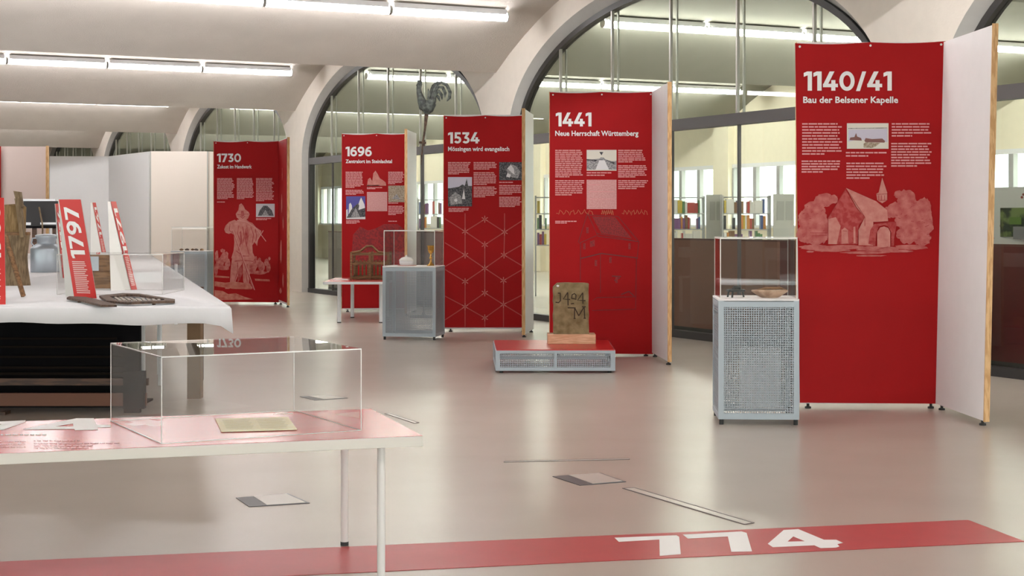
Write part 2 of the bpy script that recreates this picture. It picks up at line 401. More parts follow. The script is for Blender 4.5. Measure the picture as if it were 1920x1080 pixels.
# ------------------------------------------------------------------ ceiling tube lamps
def lamp(label, s, t, group):
    o = thing('tube_lamp', label, 'lamp', WP(s, t, vz(s)-.03), math.atan2(PN.y, PN.x), group)
    return o
def lamp_parts(o):
    m = MB(); m.box((-.76, -.05, -.045), (.76, .05, .02)); m.build('lamp_housing', white2_m, o, True)
    m = MB(); m.tube([(-.775, 0, -.07), (.775, 0, -.07)], .056, 14); m.build('lit_cover', tube_m, o, True)
    for sx in (-.783, .783): MB().lathe([(.058, -.008), (.058, .008)], (0, 0, 0), 16).build('end_cap', mat('cap_grey', (.5, .48, .46), .5), o, True)
    for ch, sx in zip([c for c in o.children if c.name.startswith('end_cap')], (-.783, .783)): ch.rotation_euler = (0, PI/2, 0); ch.location = (sx, 0, -.07)
ORD = ['first', 'second', 'third', 'fourth', 'fifth', 'sixth', 'seventh', 'eighth']
rows = {0: 'front ceiling row', -1: 'middle ceiling row', -2: 'rear ceiling row', 1: 'row overhead', 2: 'row behind', -3: 'hindmost ceiling row'}
proto = None
for j in (0, -1, -2, 1, 2, -3):
    for side in (-1, 1):
        for k in range(6 if side < 0 else 5):
            t = side*(.68+.795+1.59*k); s = valley(j)-1.477
            where = 'in the hall' if side < 0 else 'beyond the glazing'
            lb = 'lit tube lamp %s, %s from the glazing in the %s' % (where, ORD[k], rows[j])
            if proto is None:
                proto = lamp(lb, s, t, 'ceiling tube lamps'); lamp_parts(proto)
                lib_tube = [ch for ch in proto.children if ch.name.startswith('lit_cover')][0].data.copy()
                lib_tube.materials[0] = mat('lit_tube_library', (1, 1, 1), .4, emis=(1, .98, .90), es=LAMP*1.9)
            else:
                c_ = copy_tree(proto); c_.location = WP(s, t, vz(s)-.03); c_['label'] = lb
                if side > 0:
                    for ch in c_.children:
                        if ch.name.startswith('lit_cover'): ch.data = lib_tube

# ------------------------------------------------------------------ exhibition panels
EPS = .004
class Panel:
    def __init__(s, label, d, bx0, bx1, ytop, ybot, far, near, warp=None, red_side=False, lean=0):
        # bx0,bx1: board edges in px at this depth; banner rows ytop..ybot
        s.d = d; s.warp = warp
        base = Vector(((bx0-960)*d/F, d, 0))
        s.o = thing('exhibition_panel', label, 'display panel', base)
        X0 = (bx0-960)*d/F; X1 = (bx1-960)*d/F
        m = MB(); m.box((X0+.002, d+.0, .035), (X1, d+.03, 2.53)); m.build('board', white_m, s.o, bevel=.002)
        m = MB(); m.box((X0-.004, d-.001, .035), (X0+.002, d+.031, 2.53)); m.build('edge_strip', wood_e, s.o)
        fx, fd = far; nx, nd = near
        f = Vector((fx, fd)); n = Vector((nx, nd)); t = (f-n).normalized()
        sh = lean
        def lean_m(mb):
            for v in mb.v: v.x += sh*(v.z-1.28)/1.25
            return mb
        m = lean_m(MB().obox(f, n+t*.006, .018, .035, 2.53)); m.build('side_board', white_m, s.o)
        m = lean_m(MB().obox(n+t*.006, n-t*.004, .0185, .03, 2.54)); m.build('edge_strip', wood_e, s.o)
        for q in ((X0+.08, d+.015), (X1-.08, d+.015), tuple(f+(n-f)*.1), tuple(f+(n-f)*.93)):
            lz = sh*(-1.02) if q[0] > X1-.05 else 0
            m = MB(); m.lathe([(.022, 0), (.022, .012), (.010, .016), (.010, .036)], (q[0]+lz, q[1], 0), 12); m.build('foot', rub_m, s.o)
        s.yt, s.yb = ytop, ybot
    def pt(s, x, y, e=EPS):
        if s.warp:
            cx, yt, yb, top, bot = s.warp; k = top+(bot-top)*(y-yt)/(yb-yt); x = cx+(x-cx)*k
        return P(x, y, s.d-.008-e)
    def banner(s, pts, curve=2.0):
        (a, b, c, dd) = pts; N = 12
        top = [(a[0]+(b[0]-a[0])*i/N, a[1]+(b[1]-a[1])*i/N+curve*abs(math.sin(2*PI*i/N))) for i in range(N+1)]
        L = [P(x, y, s.d-.008) for x, y in top+[c, dd]]
        m = MB(); m.extr(L, (0, .006, 0)); s.b = m.build('banner', red_m, s.o)
        for i in (0, .5, 1):
            g = MB()
            x = a[0]+(b[0]-a[0])*(.03+.94*i); y = a[1]+(b[1]-a[1])*i+6*s.d**-1*11+.5
            p = P(x, y, s.d-.009); g.tube([p, p+Vector((0, -.004, 0))], .008, 10); g.build('grommet', edge_m, s.b)
    def title(s, txt, x0, y0, x1, y1):
        m = MB(); put_digits(m, txt, lambda u, v: s.pt(x0+(x1-x0)*u, y1+(y0-y1)*v)); m.build('title_lettering', txt_m, s.b)
    def sub(s, txt, x0, y0, x1, y1, bold=.024):
        m = MB(); put_text(m, txt, lambda u, v: s.pt(x0+(x1-x0)*u, y1+(y0-y1)*v), bold); m.build('subtitle_lettering', txt_m, s.b)
    def paras(s, blocks, pitch, h):
        rnd = random.Random(int(s.d*10))
        for x0, y0, x1, y1 in blocks:
            m = MB()
            n = max(1, round((y1-y0)/pitch))
            for i in range(n):
                y = y0+(y1-y0)*i/n; x = x0; end = x1-(x1-x0)*(rnd.random()*.12 if i < n-1 else .25+.3*rnd.random())
                while x < end-2:
                    w = min((x1-x0)*(.08+.16*rnd.random()), end-x)
                    m.poly([[s.pt(x, y), s.pt(x+w, y), s.pt(x+w, y+h), s.pt(x, y+h)]]); x += w+(x1-x0)*.018
            m.build('body_text', body_m, s.b)
    def polys(s, name, pls, mt, e=EPS):
        m = MB()
        for i, p in enumerate(pls): m.poly([[s.pt(x, y, e+.00005*i) for x, y in p]])
        return m.build(name, mt, s.b)
    def strokes(s, name, lines, w, mt, e=EPS):
        m = MB()
        for j_, l in enumerate(lines):
            for i, q in enumerate(stroke(l, w)): m.poly([[s.pt(x, y, e+.0003*(i % 2)+.00002*j_) for x, y in q]])
        return m.build(name, mt, s.b)
    def photo(s, rect, bgc, shapes, e=EPS):
        x0, y0, x1, y1 = rect; m = MB(); ms = [bgc]
        m.poly([[s.pt(x0, y0), s.pt(x1, y0), s.pt(x1, y1), s.pt(x0, y1)]], 0)
        for i, (mt, pl) in enumerate(shapes):
            if mt not in ms: ms.append(mt)
            for p in pl: m.poly([[s.pt(x0+(x1-x0)*u, y0+(y1-y0)*v, e+.0015+.0006*i) for u, v in p]], ms.index(mt))
        m.build('printed_picture', ms, s.b)
rb = random.Random(3)
def blob(cx, cy, rx, ry, n=26, rough=.18):
    return [(cx+rx*(1+rough*(rb.random()-.5)*2)*math.cos(2*PI*i/n), cy+ry*(1+rough*(rb.random()-.5)*2)*math.sin(2*PI*i/n)) for i in range(n)]
skyp = mat('print_sky', (.60, .58, .62), .6); darkp = mix_mat('print_dark', (.03, .03, .04), (.14, .13, .14), 60)
midp = mix_mat('print_grey', (.22, .21, .23), (.45, .43, .44), 70); whitep = mat('print_white', (.80, .78, .80), .6)
bluep = mat('print_blue', (.10, .09, .38), .6); tanp = mix_mat('print_tan', (.30, .22, .15), (.50, .42, .32), 70)
creamp = mat('print_cream', (.78, .74, .66), .6); lavp = mat('print_lavender', (.62, .58, .70), .6)

# 1140/41
p = Panel('tall red banner panel headed 1140/41, nearest and rightmost in the room', F/271.5, 1494, 1768, 78, 755, (2.968, 11.06), (3.017, 10.08), lean=.028)
p.banner([(1491, 81), (1773, 77), (1758, 757), (1500, 755)], 3)
p.title('1140/41', 1507, 134, 1672, 170)
p.sub('Bau der Belsener Kapelle', 1506, 181, 1684, 197)
L1 = [(1504, 231, 1579, 293), (1503, 301, 1578, 326), (1586, 285, 1664, 297), (1587, 305, 1663, 338), (1672, 231, 1748, 259), (1671, 268, 1747, 315)]
p.paras(L1, 5.4, 2.6)
p.photo((1588, 231, 1666, 279), creamp, [(lavp, [[(.03, .25), (.97, .22), (.97, .75), (.03, .75)]]), (midp, [[(.03, .19), (.97, .17), (.97, .2), (.03, .22)]]),
        (creamp, [[(.02, .72), (.3, .64), (.98, .74), (.98, .97), (.02, .97)]]),
        (mat('print_maroon', (.24, .10, .09), .6), [[(.06, .66), (.08, .56), (.18, .54), (.22, .38), (.245, .52), (.34, .58), (.36, .68)], [(.42, .68), (.45, .58), (.6, .62), (.85, .6), (.92, .7), (.9, .76), (.44, .74)]]),
        (tanp, [[(.40, .8), (.46, .74), (.8, .77), (.7, .9), (.6, .97), (.4, .95)]])])
def cx_(a, b): return (1480+a/5.4, 320+b/5.4)
def cl(l): return [cx_(*q) for q in l]
fol_m = mix_mat('foliage_print', (.46, .06, .055), (.61, .18, .165), 22, .30, .68)
bl = []
for cx, cy, rx, ry in ((350, 300, 95, 70), (250, 400, 110, 90), (170, 500, 80, 110), (300, 520, 95, 120), (150, 640, 75, 90), (250, 660, 130, 90), (440, 290, 55, 45), (340, 620, 60, 110),
                       (1190, 300, 100, 105), (1080, 400, 90, 80), (1260, 420, 120, 120), (1360, 380, 80, 110), (1180, 500, 110, 100), (1330, 560, 120, 130), (1200, 640, 110, 100), (1340, 690, 90, 70), (1000, 420, 60, 60), (1110, 240, 50, 40), (1420, 520, 30, 110)):
    bl.append(cl(blob(cx, cy, rx, ry, 30, .13)))
p.polys('printed_foliage', bl, fol_m)
gr = [cl(blob(cx, cy, rx, ry, 30, .16)) for cx, cy, rx, ry in ((250, 775, 150, 26), (560, 775, 220, 22), (900, 790, 230, 26), (1230, 775, 170, 26), (420, 805, 190, 16), (760, 830, 230, 14), (1080, 815, 170, 14), (820, 862, 150, 8), (210, 820, 35, 10))]
p.polys('printed_ground', gr, fol_m, EPS+.0012)
p.polys('printed_chapel', [cl([(575, 175), (880, 310), (990, 400), (1000, 510), (850, 520), (850, 570), (760, 650), (765, 470), (680, 370)]),
      cl([(940, 70), (960, 130), (990, 220), (990, 300), (940, 330), (890, 300), (880, 235), (905, 220)]), cl([(765, 470), (850, 520), (850, 760), (700, 755), (700, 600)])], pink2_m, EPS+.0024)
sh_m = mix_mat('drawing_shade', (.42, .02, .022), (.50, .07, .065), 30)
p.polys('printed_gable', [cl([(392, 480), (480, 340), (572, 195), (680, 380), (765, 470), (700, 560), (690, 745), (392, 745)]), cl([(860, 540), (1080, 520), (1085, 550), (1060, 690), (1060, 760), (1030, 765), (1030, 620), (1000, 565), (960, 550), (905, 565), (880, 640), (870, 760), (800, 740), (820, 600)])], sh_m, EPS+.0036)
p.polys('printed_gable', [cl([(395, 490), (470, 470), (520, 560), (480, 745), (395, 742)]), cl([(890, 775), (890, 620), (920, 575), (960, 565), (1000, 580), (1022, 620), (1022, 770), (960, 775)]), cl([(528, 740), (528, 600), (560, 575), (592, 600), (598, 735)]), cl([(650, 735), (648, 570), (668, 565), (672, 735)]), cl([(720, 600), (730, 560), (745, 640), (740, 735), (712, 735)])], pink2_m, EPS+.0046)
dk = [[(575, 180), (765, 470), (765, 560)], [(392, 480), (575, 180)], [(392, 480), (392, 745)], [(880, 240), (990, 235)], [(890, 300), (990, 300)], [(850, 520), (1080, 520)], [(905, 250), (905, 300)], [(932, 250), (932, 305)], [(965, 250), (965, 300)], [(540, 610), (585, 612)], [(890, 800), (1000, 770)], [(210, 630), (385, 630)], [(230, 660), (380, 655)]]
for k in range(34):
    a_, b_ = rb.choice([(rb.uniform(1030, 1420), rb.uniform(260, 740)), (rb.uniform(1030, 1420), rb.uniform(420, 740)), (rb.uniform(120, 380), rb.uniform(350, 720))]); dk.append([(a_, b_), (a_+rb.uniform(10, 34), b_-rb.uniform(-8, 14))])
p.strokes('printed_outline', [cl(l) for l in dk], .9, mix_mat('outline_print', (.34, .012, .014), (.42, .03, .03), 20), EPS+.0056)
# 1441
p = Panel('red banner panel headed 1441 standing behind the inscribed stone', F/196, 1030.5, 1227, 172, 663, (1.355, 15.32), (1.412, 14.33))
p.banner([(1031, 173), (1226, 172), (1224, 664), (1031, 662)])
p.title('1441', 1042, 211, 1109, 237); p.sub('Neue Herrschaft Württemberg', 1041, 245, 1197, 258)
p.paras([(1041, 281, 1095, 334), (1041, 338, 1096, 368), (1100, 323, 1150, 332), (1159, 281, 1211, 306), (1159, 310, 1214, 334), (1159, 338, 1215, 356), (1041, 414, 1084, 420)], 3.6, 2)
p.photo((1100, 281, 1156, 320), creamp, [(midp, [[(0, .45), (.2, .46), (.42, .42), (.47, .36), (.56, .36), (.62, .45), (.85, .55), (1, .52), (1, .95), (0, .95)]]), (darkp, [[(.42, .1), (.56, .1), (.5, .26)], [(0, .44), (.2, .46), (.36, .48), (.3, .56), (0, .5)], [(.62, .48), (.95, .6), (.92, .7)]]), (whitep, [[(.3, .95), (.42, .5), (.6, .5), (.75, .95)]])])
p.photo((1100, 337, 1156, 392), ltpink_m, [(body_m, [[(.04, .16), (.45, .16), (.45, .18), (.04, .18)], [(.04, .65), (.95, .65), (.95, .67), (.04, .67)], [(.04, .4), (.95, .4), (.95, .42), (.04, .42)]])])
def hx(a, b): return (800+a/3.483, 400+b/3.483)
H = lambda l: [hx(*q) for q in l]
p.strokes('printed_drawing', [H([(990, 190), (1050, 0)]), H([(1050, 0), (1110, 130), (1385, 185)]), H([(1110, 130), (1120, 150), (1380, 185)]), H([(1250, 20), (1390, 190)]), H([(1050, 10), (1250, 20)]),
      H([(995, 195), (1110, 145)]), H([(1005, 190), (1003, 440)]), H([(1135, 260), (1135, 520)]), H([(1385, 190), (1375, 290)]), H([(1370, 290), (1365, 620)]), H([(1085, 570), (1110, 550), (1365, 545)]), H([(1080, 635), (1370, 625)])], 1.1, dkred_m)
p.strokes('printed_drawing', [H([(1005, 295), (1140, 262), (1380, 292)]), H([(1210, 410), (1270, 412)]), H([(1225, 440), (1260, 420)]), H([(1270, 530), (1320, 510), (1355, 540)])], 2.2, dkred_m)
win = []
for a, b in ((1030, 215), (1075, 200), (1090, 195), (1325, 215), (1105, 325), (1200, 305), (1240, 435), (1050, 110)): win.append(H([(a-8, b-20), (a+8, b-20), (a+8, b+20), (a-8, b+20)]))
p.polys('printed_drawing', win+[H([(1080, 20), (1230, 25), (1340, 165), (1140, 130)])], mix_mat('roof_shade', (.36, .012, .014), (.20, .01, .012), 90))
scr = []
for x0, x1 in ((1043, 1112), (1127, 1150), (1166, 1214)):
    scr.append([(x0+(x1-x0)*i/30, 398+4*math.sin(i*1.3)+2*math.cos(i*2.9)) for i in range(31)])
p.strokes('printed_script', scr, .9, mat('ochre_print', (.55, .16, .07), .6))
# 1534
p = Panel('red banner panel headed 1534 with a pale hexagonal vault pattern', F/160.8, 832, 994, 216, 614, (.233, 18.66), (.128, 17.72))
p.banner([(832, 217), (988, 216), (988, 614), (832, 614)])
p.title('1534', 840, 248, 899, 269); p.sub('Mössingen wird evangelisch', 840, 275, 955, 286)
p.paras([(840, 304, 884, 328), (888, 304, 932, 319), (888, 323, 932, 348), (888, 350, 932, 371), (936, 341, 976, 344), (936, 347, 978, 366), (936, 369, 978, 389), (841, 390, 883, 398)], 3.0, 1.8)
p.photo((840, 332, 885, 387), lavp, [(darkp, [[(0, .38), (.1, .38), (.45, .33), (.6, .25), (.7, .3), (.78, .05), (.84, .3), (1, .3), (1, 1), (0, 1)]]), (midp, [[(.05, .7), (.3, .5), (.55, .65), (.6, .9), (.1, .95)]]), (whitep, [[(.58, .75), (.66, .4), (.72, .75)], [(.25, .78), (.35, .72), (.4, .82), (.3, .85)]])])
p.photo((936, 304, 980, 338), darkp, [(midp, [[(.3, .4), (.5, .1), (.7, .2), (.9, .5), (.8, .9), (.4, .8)]]), (whitep, [[(.35, .35), (.5, .15), (.62, .35), (.66, .7), (.55, .6)], [(.35, .6), (.5, .7), (.45, .85), (.3, .8)]])])
hexl = []; vert = []
A = {'a': (872, 434), 'b': (946, 435), 'c': (909, 459), 'd': (909, 503), 'e': (872, 528), 'f': (944, 526), 'g': (909, 549), 'h': (872, 575), 'i': (944, 571), 'k': (909, 596), 'l': (872, 478), 'm': (945, 478), 'n': (909, 411)}
prs = [('a', 'c'), ('c', 'b'), ('a', 'n'), ('n', 'b'), ('a', 'l'), ('b', 'm'), ('c', 'd'), ('l', 'd'), ('m', 'd'), ('d', 'e'), ('d', 'f'), ('e', 'h'), ('f', 'i'), ('h', 'g'), ('g', 'i'), ('g', 'd'), ('h', 'k'), ('k', 'i')]
for a, b in prs: hexl.append([A[a], A[b]])
hexl += [[(834, 455), A['l']], [(834, 410), A['a']], [(834, 500), A['l']], [(834, 505), A['e']], [(834, 555), A['h']], [(834, 600), A['h']], [A['h'], (872, 613)], [A['i'], (944, 613)], [A['k'], (909, 613)], [A['m'], (985, 455)], [A['m'], (985, 502)], [A['b'], (985, 410)], [A['f'], (985, 502)], [A['i'], (985, 550)], [A['i'], (985, 596)], [A['a'], (872, 400)], [A['b'], (946, 400)]]
p.strokes('printed_pattern', hexl, 1.7, line_m)
st = []
for q in A.values():
    for k in range(6):
        w = PI/6+k*PI/3; st.append([(q[0]+1.6*math.cos(w), q[1]+1.6*math.sin(w)), (q[0]+6.5*math.cos(w), q[1]+6.5*math.sin(w))])
p.strokes('printed_pattern', st, 1.4, mat('pattern_knot', (.62, .19, .15), .5), EPS+.001)
# 1696
p = Panel('red banner panel headed 1696 behind the low white bench table', F/132.3, 641, 773, 250, 578, (-1.372, 22.68), (-1.44, 21.72))
p.banner([(641, 251), (771, 250), (771, 577), (641, 578)])
p.title('1696', 648, 275, 697, 293); p.sub('Zentralort im Steinlachtal', 648, 299, 735, 306)
p.paras([(648, 322, 682, 353), (648, 356, 683, 366), (688, 351, 722, 355), (688, 347, 722, 349), (728, 322, 758, 346), (728, 386, 758, 404), (728, 414, 758, 417), (649, 413, 678, 420), (728, 380, 756, 383)], 2.5, 1.6)
p.photo((649, 368, 685, 411), bluep, [(whitep, [[(.12, 1), (.15, .35), (.22, .28), (.3, .4), (.34, 1)], [(.55, .6), (.7, .2), (.78, .05), (.95, .35), (1, .6), (.9, 1), (.5, 1)], [(0, .6), (.08, .55), (.1, .95), (0, .95)]]), (darkp, [[(.02, .95), (.3, .55), (.62, .3), (.68, .4), (.64, .6), (1, .5), (1, .95)]]), (midp, [[(.25, .9), (.5, .5), (.72, .9)]]), (whitep, [[(.0, .94), (1, .9), (1, 1), (0, 1)]])])
p.photo((688, 360, 726, 396), ltpink_m, [])
p.photo((728, 348, 760, 379), tanp, [(midp, [[(.2, .8), (.5, .5), (.7, .85)]])])
p.polys('printed_drawing', [[(688, 349), (690, 336), (694, 333), (698, 340), (700, 325), (704, 320), (708, 326), (712, 334), (718, 338), (723, 342), (724, 348)]], pink2_m)
p.polys('printed_drawing', [[(660, 470), (662, 440), (675, 425), (690, 432), (705, 428), (720, 420), (745, 420), (758, 430), (758, 500), (660, 500)]], mix_mat('drawing_shadow', (.36, .012, .014), (.22, .008, .012), 40))
# 1730
p = Panel('red banner panel headed 1730 with a pale drawing of a man holding a scythe', F/120.8, 400.5, 526, 264, 567, (-3.60, 24.83), (-3.335, 23.87))
p.banner([(401, 265), (527, 264), (527, 567), (401, 566)])
p.title('1730', 407, 288, 452, 304); p.sub('Zukost im Handwerk', 407, 309, 472, 316)
p.paras([(407, 334, 440, 374), (444, 334, 477, 374), (480, 334, 514, 378), (407, 378, 430, 380), (480, 409, 512, 413)], 2.4, 1.5)
p.photo((480, 382, 515, 407), skyp, [(darkp, [[(.1, .9), (.2, .5), (.4, .15), (.6, .15), (.85, .5), (.95, .9)]]), (midp, [[(.3, .9), (.5, .45), (.7, .9)]])])
def mx(a, b): return (380+a/4, 330+b/4)
Mn = lambda l: [mx(*q) for q in l]
fig_m = mix_mat('figure_print', (.55, .15, .12), (.68, .28, .24), 14, .3, .7)
figd_m = mix_mat('figure_shade', (.40, .02, .02), (.54, .12, .10), 16, .35, .65)
p.polys('printed_figure', [Mn([(268, 255), (274, 215), (290, 205), (305, 222), (318, 250), (345, 270), (352, 288), (340, 318), (318, 335), (282, 332), (256, 312), (248, 285)]),
      Mn([(272, 325), (325, 325), (350, 345), (330, 372), (262, 368), (240, 345)]),
      Mn([(162, 402), (172, 372), (198, 345), (240, 328), (268, 345), (300, 350), (335, 340), (372, 352), (400, 385), (440, 412), (432, 448), (415, 480), (408, 525), (392, 495), (372, 520), (376, 575), (394, 612), (380, 640), (340, 655), (300, 640), (262, 652), (215, 615), (232, 560), (238, 500), (234, 440), (214, 428), (196, 434), (172, 425)]),
      Mn([(222, 610), (262, 645), (300, 640), (285, 700), (262, 752), (244, 800), (236, 832), (196, 846), (168, 846), (172, 830), (205, 800), (208, 740), (212, 680)]),
      Mn([(300, 640), (340, 655), (384, 640), (380, 690), (352, 740), (348, 800), (372, 838), (368, 848), (322, 840), (304, 790), (300, 720)])], fig_m)
crowd = []
for cx, cy, rx, ry in ((104, 600, 12, 50), (118, 660, 18, 45), (100, 700, 12, 50), (150, 560, 16, 14), (165, 600, 26, 40), (140, 640, 24, 40), (185, 650, 20, 40), (160, 690, 40, 18), (395, 660, 22, 36), (372, 690, 26, 36), (425, 640, 16, 26), (440, 680, 26, 40), (480, 650, 18, 30), (492, 690, 18, 34), (420, 725, 60, 14), (500, 620, 8, 14), (398, 615, 9, 12)):
    crowd.append(Mn(blob(cx, cy, rx, ry, 14, .22)))
p.polys('printed_crowd', crowd, mix_mat('crowd_print', (.45, .06, .05), (.60, .19, .16), 22, .35, .62))
p.polys('printed_ground', [Mn([(90, 790), (170, 800), (240, 792), (300, 800), (360, 812), (365, 850), (230, 846), (90, 826)]), Mn([(90, 856), (150, 862), (190, 885), (250, 880), (310, 905), (380, 925), (90, 932)]), Mn([(90, 745), (200, 755), (200, 765), (90, 760)]), Mn([(390, 770), (500, 775), (505, 790), (395, 786)])], mix_mat('ground_print', (.48, .08, .05), (.62, .24, .17), 16, .3, .7), EPS+.0015)
p.strokes('printed_scythe', [Mn([(225, 400), (390, 855)]), Mn([(258, 330), (330, 345), (400, 390), (475, 490)]), Mn([(395, 505), (455, 408)])], 1.2, mat('scythe_print', (.70, .32, .28), .5), EPS+.0035)
fold = [[(225, 410), (380, 850)], [(205, 360), (200, 410), (225, 425)], [(270, 372), (262, 430), (285, 500), (268, 560)], [(300, 380), (312, 450), (300, 520)], [(330, 370), (345, 440), (330, 520), (348, 590)], [(360, 380), (382, 440), (372, 500)], [(395, 400), (405, 450), (398, 490)], [(250, 560), (300, 600), (350, 600)], [(262, 650), (262, 720), (240, 790)], [(335, 660), (325, 730), (335, 800)], [(282, 300), (300, 318), (318, 300)], [(260, 290), (345, 285)], [(240, 640), (300, 632), (380, 640)]]
p.strokes('printed_folds', [Mn(l) for l in fold], 1.5, figd_m, EPS+.0022)
p.polys('printed_shade', [Mn([(288, 262), (308, 262), (312, 296), (298, 308), (286, 294)]), Mn([(318, 400), (332, 385), (342, 470), (328, 535), (314, 470)]), Mn([(276, 420), (288, 410), (300, 505), (284, 515)]), Mn([(268, 700), (292, 662), (298, 730), (280, 780), (262, 800)])], figd_m, EPS+.0028)
# red print on the inner side of its side board
f = Vector((-3.60, 24.83)); n = Vector((-3.335, 23.87)); dr = (n-f).normalized(); nr = Vector((-dr.y, dr.x));
nr = nr if nr.dot(Vector((0, 0))-f) > 0 and nr.x < 0 else -nr
nr = Vector((dr.y, -dr.x)) if Vector((dr.y, -dr.x)).x < 0 else -Vector((dr.y, -dr.x))
m = MB(); m.obox(f+nr*.024+dr*.01, n+nr*.024-dr*.03, .004, .07, 2.52); sb = m.build('side_banner', red_m, p.o)
m = MB()
def sbp(u, z): q = f+dr*u+nr*.030; return Vector((q.x, q.y, z))
for u, z, w, h in ((.45, 1.55, .10, .28), (.6, 1.25, .12, .2), (.35, .8, .2, .35), (.6, .4, .15, .22), (.5, 2.0, .05, .2), (.3, .22, .25, .1)):
    m.poly([[sbp(u+a*w/2, z+b*h/2) for a, b in blob(0, 0, 1, 1, 12, .3)]])
m.build('printed_drawing', pink2_m, sb)

# ------------------------------------------------------------------ white partition walls at the left
def partition(label, pts, ytop_z, mt=white_m, trim=None):
    o = thing('partition_wall', label, 'partition wall', (pts[0][0], pts[0][1], 0))
    m = MB()
    for a, b in zip(pts, pts[1:]):
        m.obox(a, b, .03, .02, ytop_z)
    m.build('board', mt, o)
    m = MB()
    for a in pts: m.obox((a[0]-.012, a[1]-.035), (a[0]+.012, a[1]-.035), .003, .02, ytop_z)
    m.build('joint_strip', reveal_m, o)
    m = MB()
    for a in (pts[0], pts[-1]): m.lathe([(.03, 0), (.03, .022)], (a[0], a[1]-.0, 0), 10)
    m.build('foot', rub_m, o)
    return o
partition('folding white partition wall of two leaves behind the long clothed table', [(-8.67, 30), (-7.55, 30.05), (-6.30, 27.9)], 2.5, mat('cool_white_board', (.95, .96, .98), .6))
partition('cream partition wall between the white folding wall and the 1730 banner', [(-6.29, 27.86), (-5.3, 27.9), (-4.9, 28.6)], 2.5, mat('cream_board', (.88, .79, .72), .7))
o = partition('pink-tinted white board with an orange wooden edge at the far left', [(-9.3, 26), (-7.56, 26.05)], 2.5, mat('pinkish_board', (.76, .62, .58), .7))
MB().obox((-7.57, 26.01), (-7.535, 26.01), .03, .02, 2.51).build('edge_strip', wood_e, o)
MB().obox((-9.3, 25.95), (-8.29, 25.95), .005, .5, 2.5).build('side_banner', red_m, o)

# ------------------------------------------------------------------ vitrines
def vitrine(label, loc, rz, w=.51, dp=.5, hb=.80, hg=.385):
    o = thing('display_vitrine', label, 'display case', loc, rz, None)
    p_ = .035; z0 = .035
    m = MB()
    for x in (0, w-p_):
        for y in (0, dp-p_): m.box((x, y, z0), (x+p_, y+p_, hb-.012))
    for z in (z0, hb-.012-.04):
        m.box((p_, 0, z), (w-p_, .02, z+.035)); m.box((p_, dp-.02, z), (w-p_, dp, z+.035))
        m.box((0, p_, z), (.02, dp-p_, z+.035)); m.box((w-.02, p_, z), (w, dp-p_, z+.035))
    m.build('base_frame', grey_m, o, True)
    for y in (.004, dp-.006): MB().box((p_, y, z0+.035), (w-p_, y+.002, hb-.05)).build('perforated_panel', perfx, o, True)
    for x in (.004, w-.006): MB().box((x, p_, z0+.035), (x+.002, dp-p_, hb-.05)).build('perforated_panel', perfy, o, True)
    MB().box((0, 0, hb-.012), (w, dp, hb)).build('display_top', white_m, o, True)
    for x in (.02, w-.02):
        for y in (.02, dp-.02): MB().lathe([(.014, 0), (.014, z0)], (x, y, 0), 12).build('foot', rub_m, o, True)
    i = .012; g = .005; z1 = hb+hg; e = .006
    m = MB()
    m.box((i, i, hb), (w-i, i+g, z1)); m.box((i, dp-i-g, hb), (w-i, dp-i, z1)); m.box((i, i+g, hb), (i+g, dp-i-g, z1)); m.box((w-i-g, i+g, hb), (w-i, dp-i-g, z1)); m.box((i, i, z1), (w-i, dp-i, z1+g))
    c = m.build('glass_cover', acryl_m, o, True)
    m = MB()
    for x in (i-.001, w-i-e+.001):
        for y in (i-.001, dp-i-e+.001): m.box((x, y, hb), (x+e, y+e, z1))
    for y in (i-.001, dp-i-e+.001): m.box((i, y, z1-.004), (w-i, y+e, z1+g+.001))
    for x in (i-.001, w-i-e+.001): m.box((x, i, z1-.004), (x+e, dp-i, z1+g+.001))
    m.build('edge_trim', edge_m, c, True)
    return o
V1 = Vector((1.312, 10.17, 0)); vitrine('grey perforated display case with glass cover beside the 1140/41 banner', V1, math.radians(-3))
V2 = Vector((-1.41, 17.42, 0)); vitrine('grey perforated display case holding a gold chalice, between the 1696 and 1534 banners', V2, math.radians(-9), w=.59)
V3 = Vector((-5.60, 26.25, 0)); vitrine('grey perforated display case left of the 1730 banner', V3, math.radians(-9), w=.62)
m = MB(); m.box((.12, .46, .20), (.40, .462, .58)); # inner white sheet
o = thing('paper_stack', 'white sheet standing inside the grey case beside the 1140/41 banner', 'paper', V1+Vector((0, 0, .07)), math.radians(-3))
MB().box((.16, .30, 0), (.43, .31, .40)).build('sheet', white2_m, o, True); MB().box((.14, .29, -.0), (.45, .34, .012)).build('base', white_m, o, True)

def loc_in(V, rz, x, y, z): return V+Matrix.Rotation(rz, 4, 'Z') @ Vector((x, y, 0))+Vector((0, 0, z))
# iron grid trivet + brown wooden piece in case 1
r1 = math.radians(-3)
o = thing('iron_trivet', 'small black iron three legged trivet in the case beside the 1140/41 banner', 'trivet', loc_in(V1, r1, .13, .22, .80), r1)
m = MB()
for k in range(4): m.tube([(-.045+.03*k, -.05, .045), (-.045+.03*k, .05, .045)], .007, 8)
m.tube([(.055*math.cos(a), .055*math.sin(a), .045) for a in [2*PI*i/16 for i in range(17)]], .008, 8)
m.tube([(-.02, 0, .05), (-.01, 0, .065), (.03, 0, .06)], .011, 8)
m.build('grate', rub_m, o, True)
for a in (.5, 2.6, 4.2): MB().tube([(.05*math.cos(a), .05*math.sin(a), .045), (.06*math.cos(a), .06*math.sin(a), .0)], .006, 8).build('leg', rub_m, o, True)
o = thing('wooden_bowl', 'flat pale brown wooden bowl lying in the case beside the 1140/41 banner', 'bowl', loc_in(V1, r1, .345, .20, .80), r1)
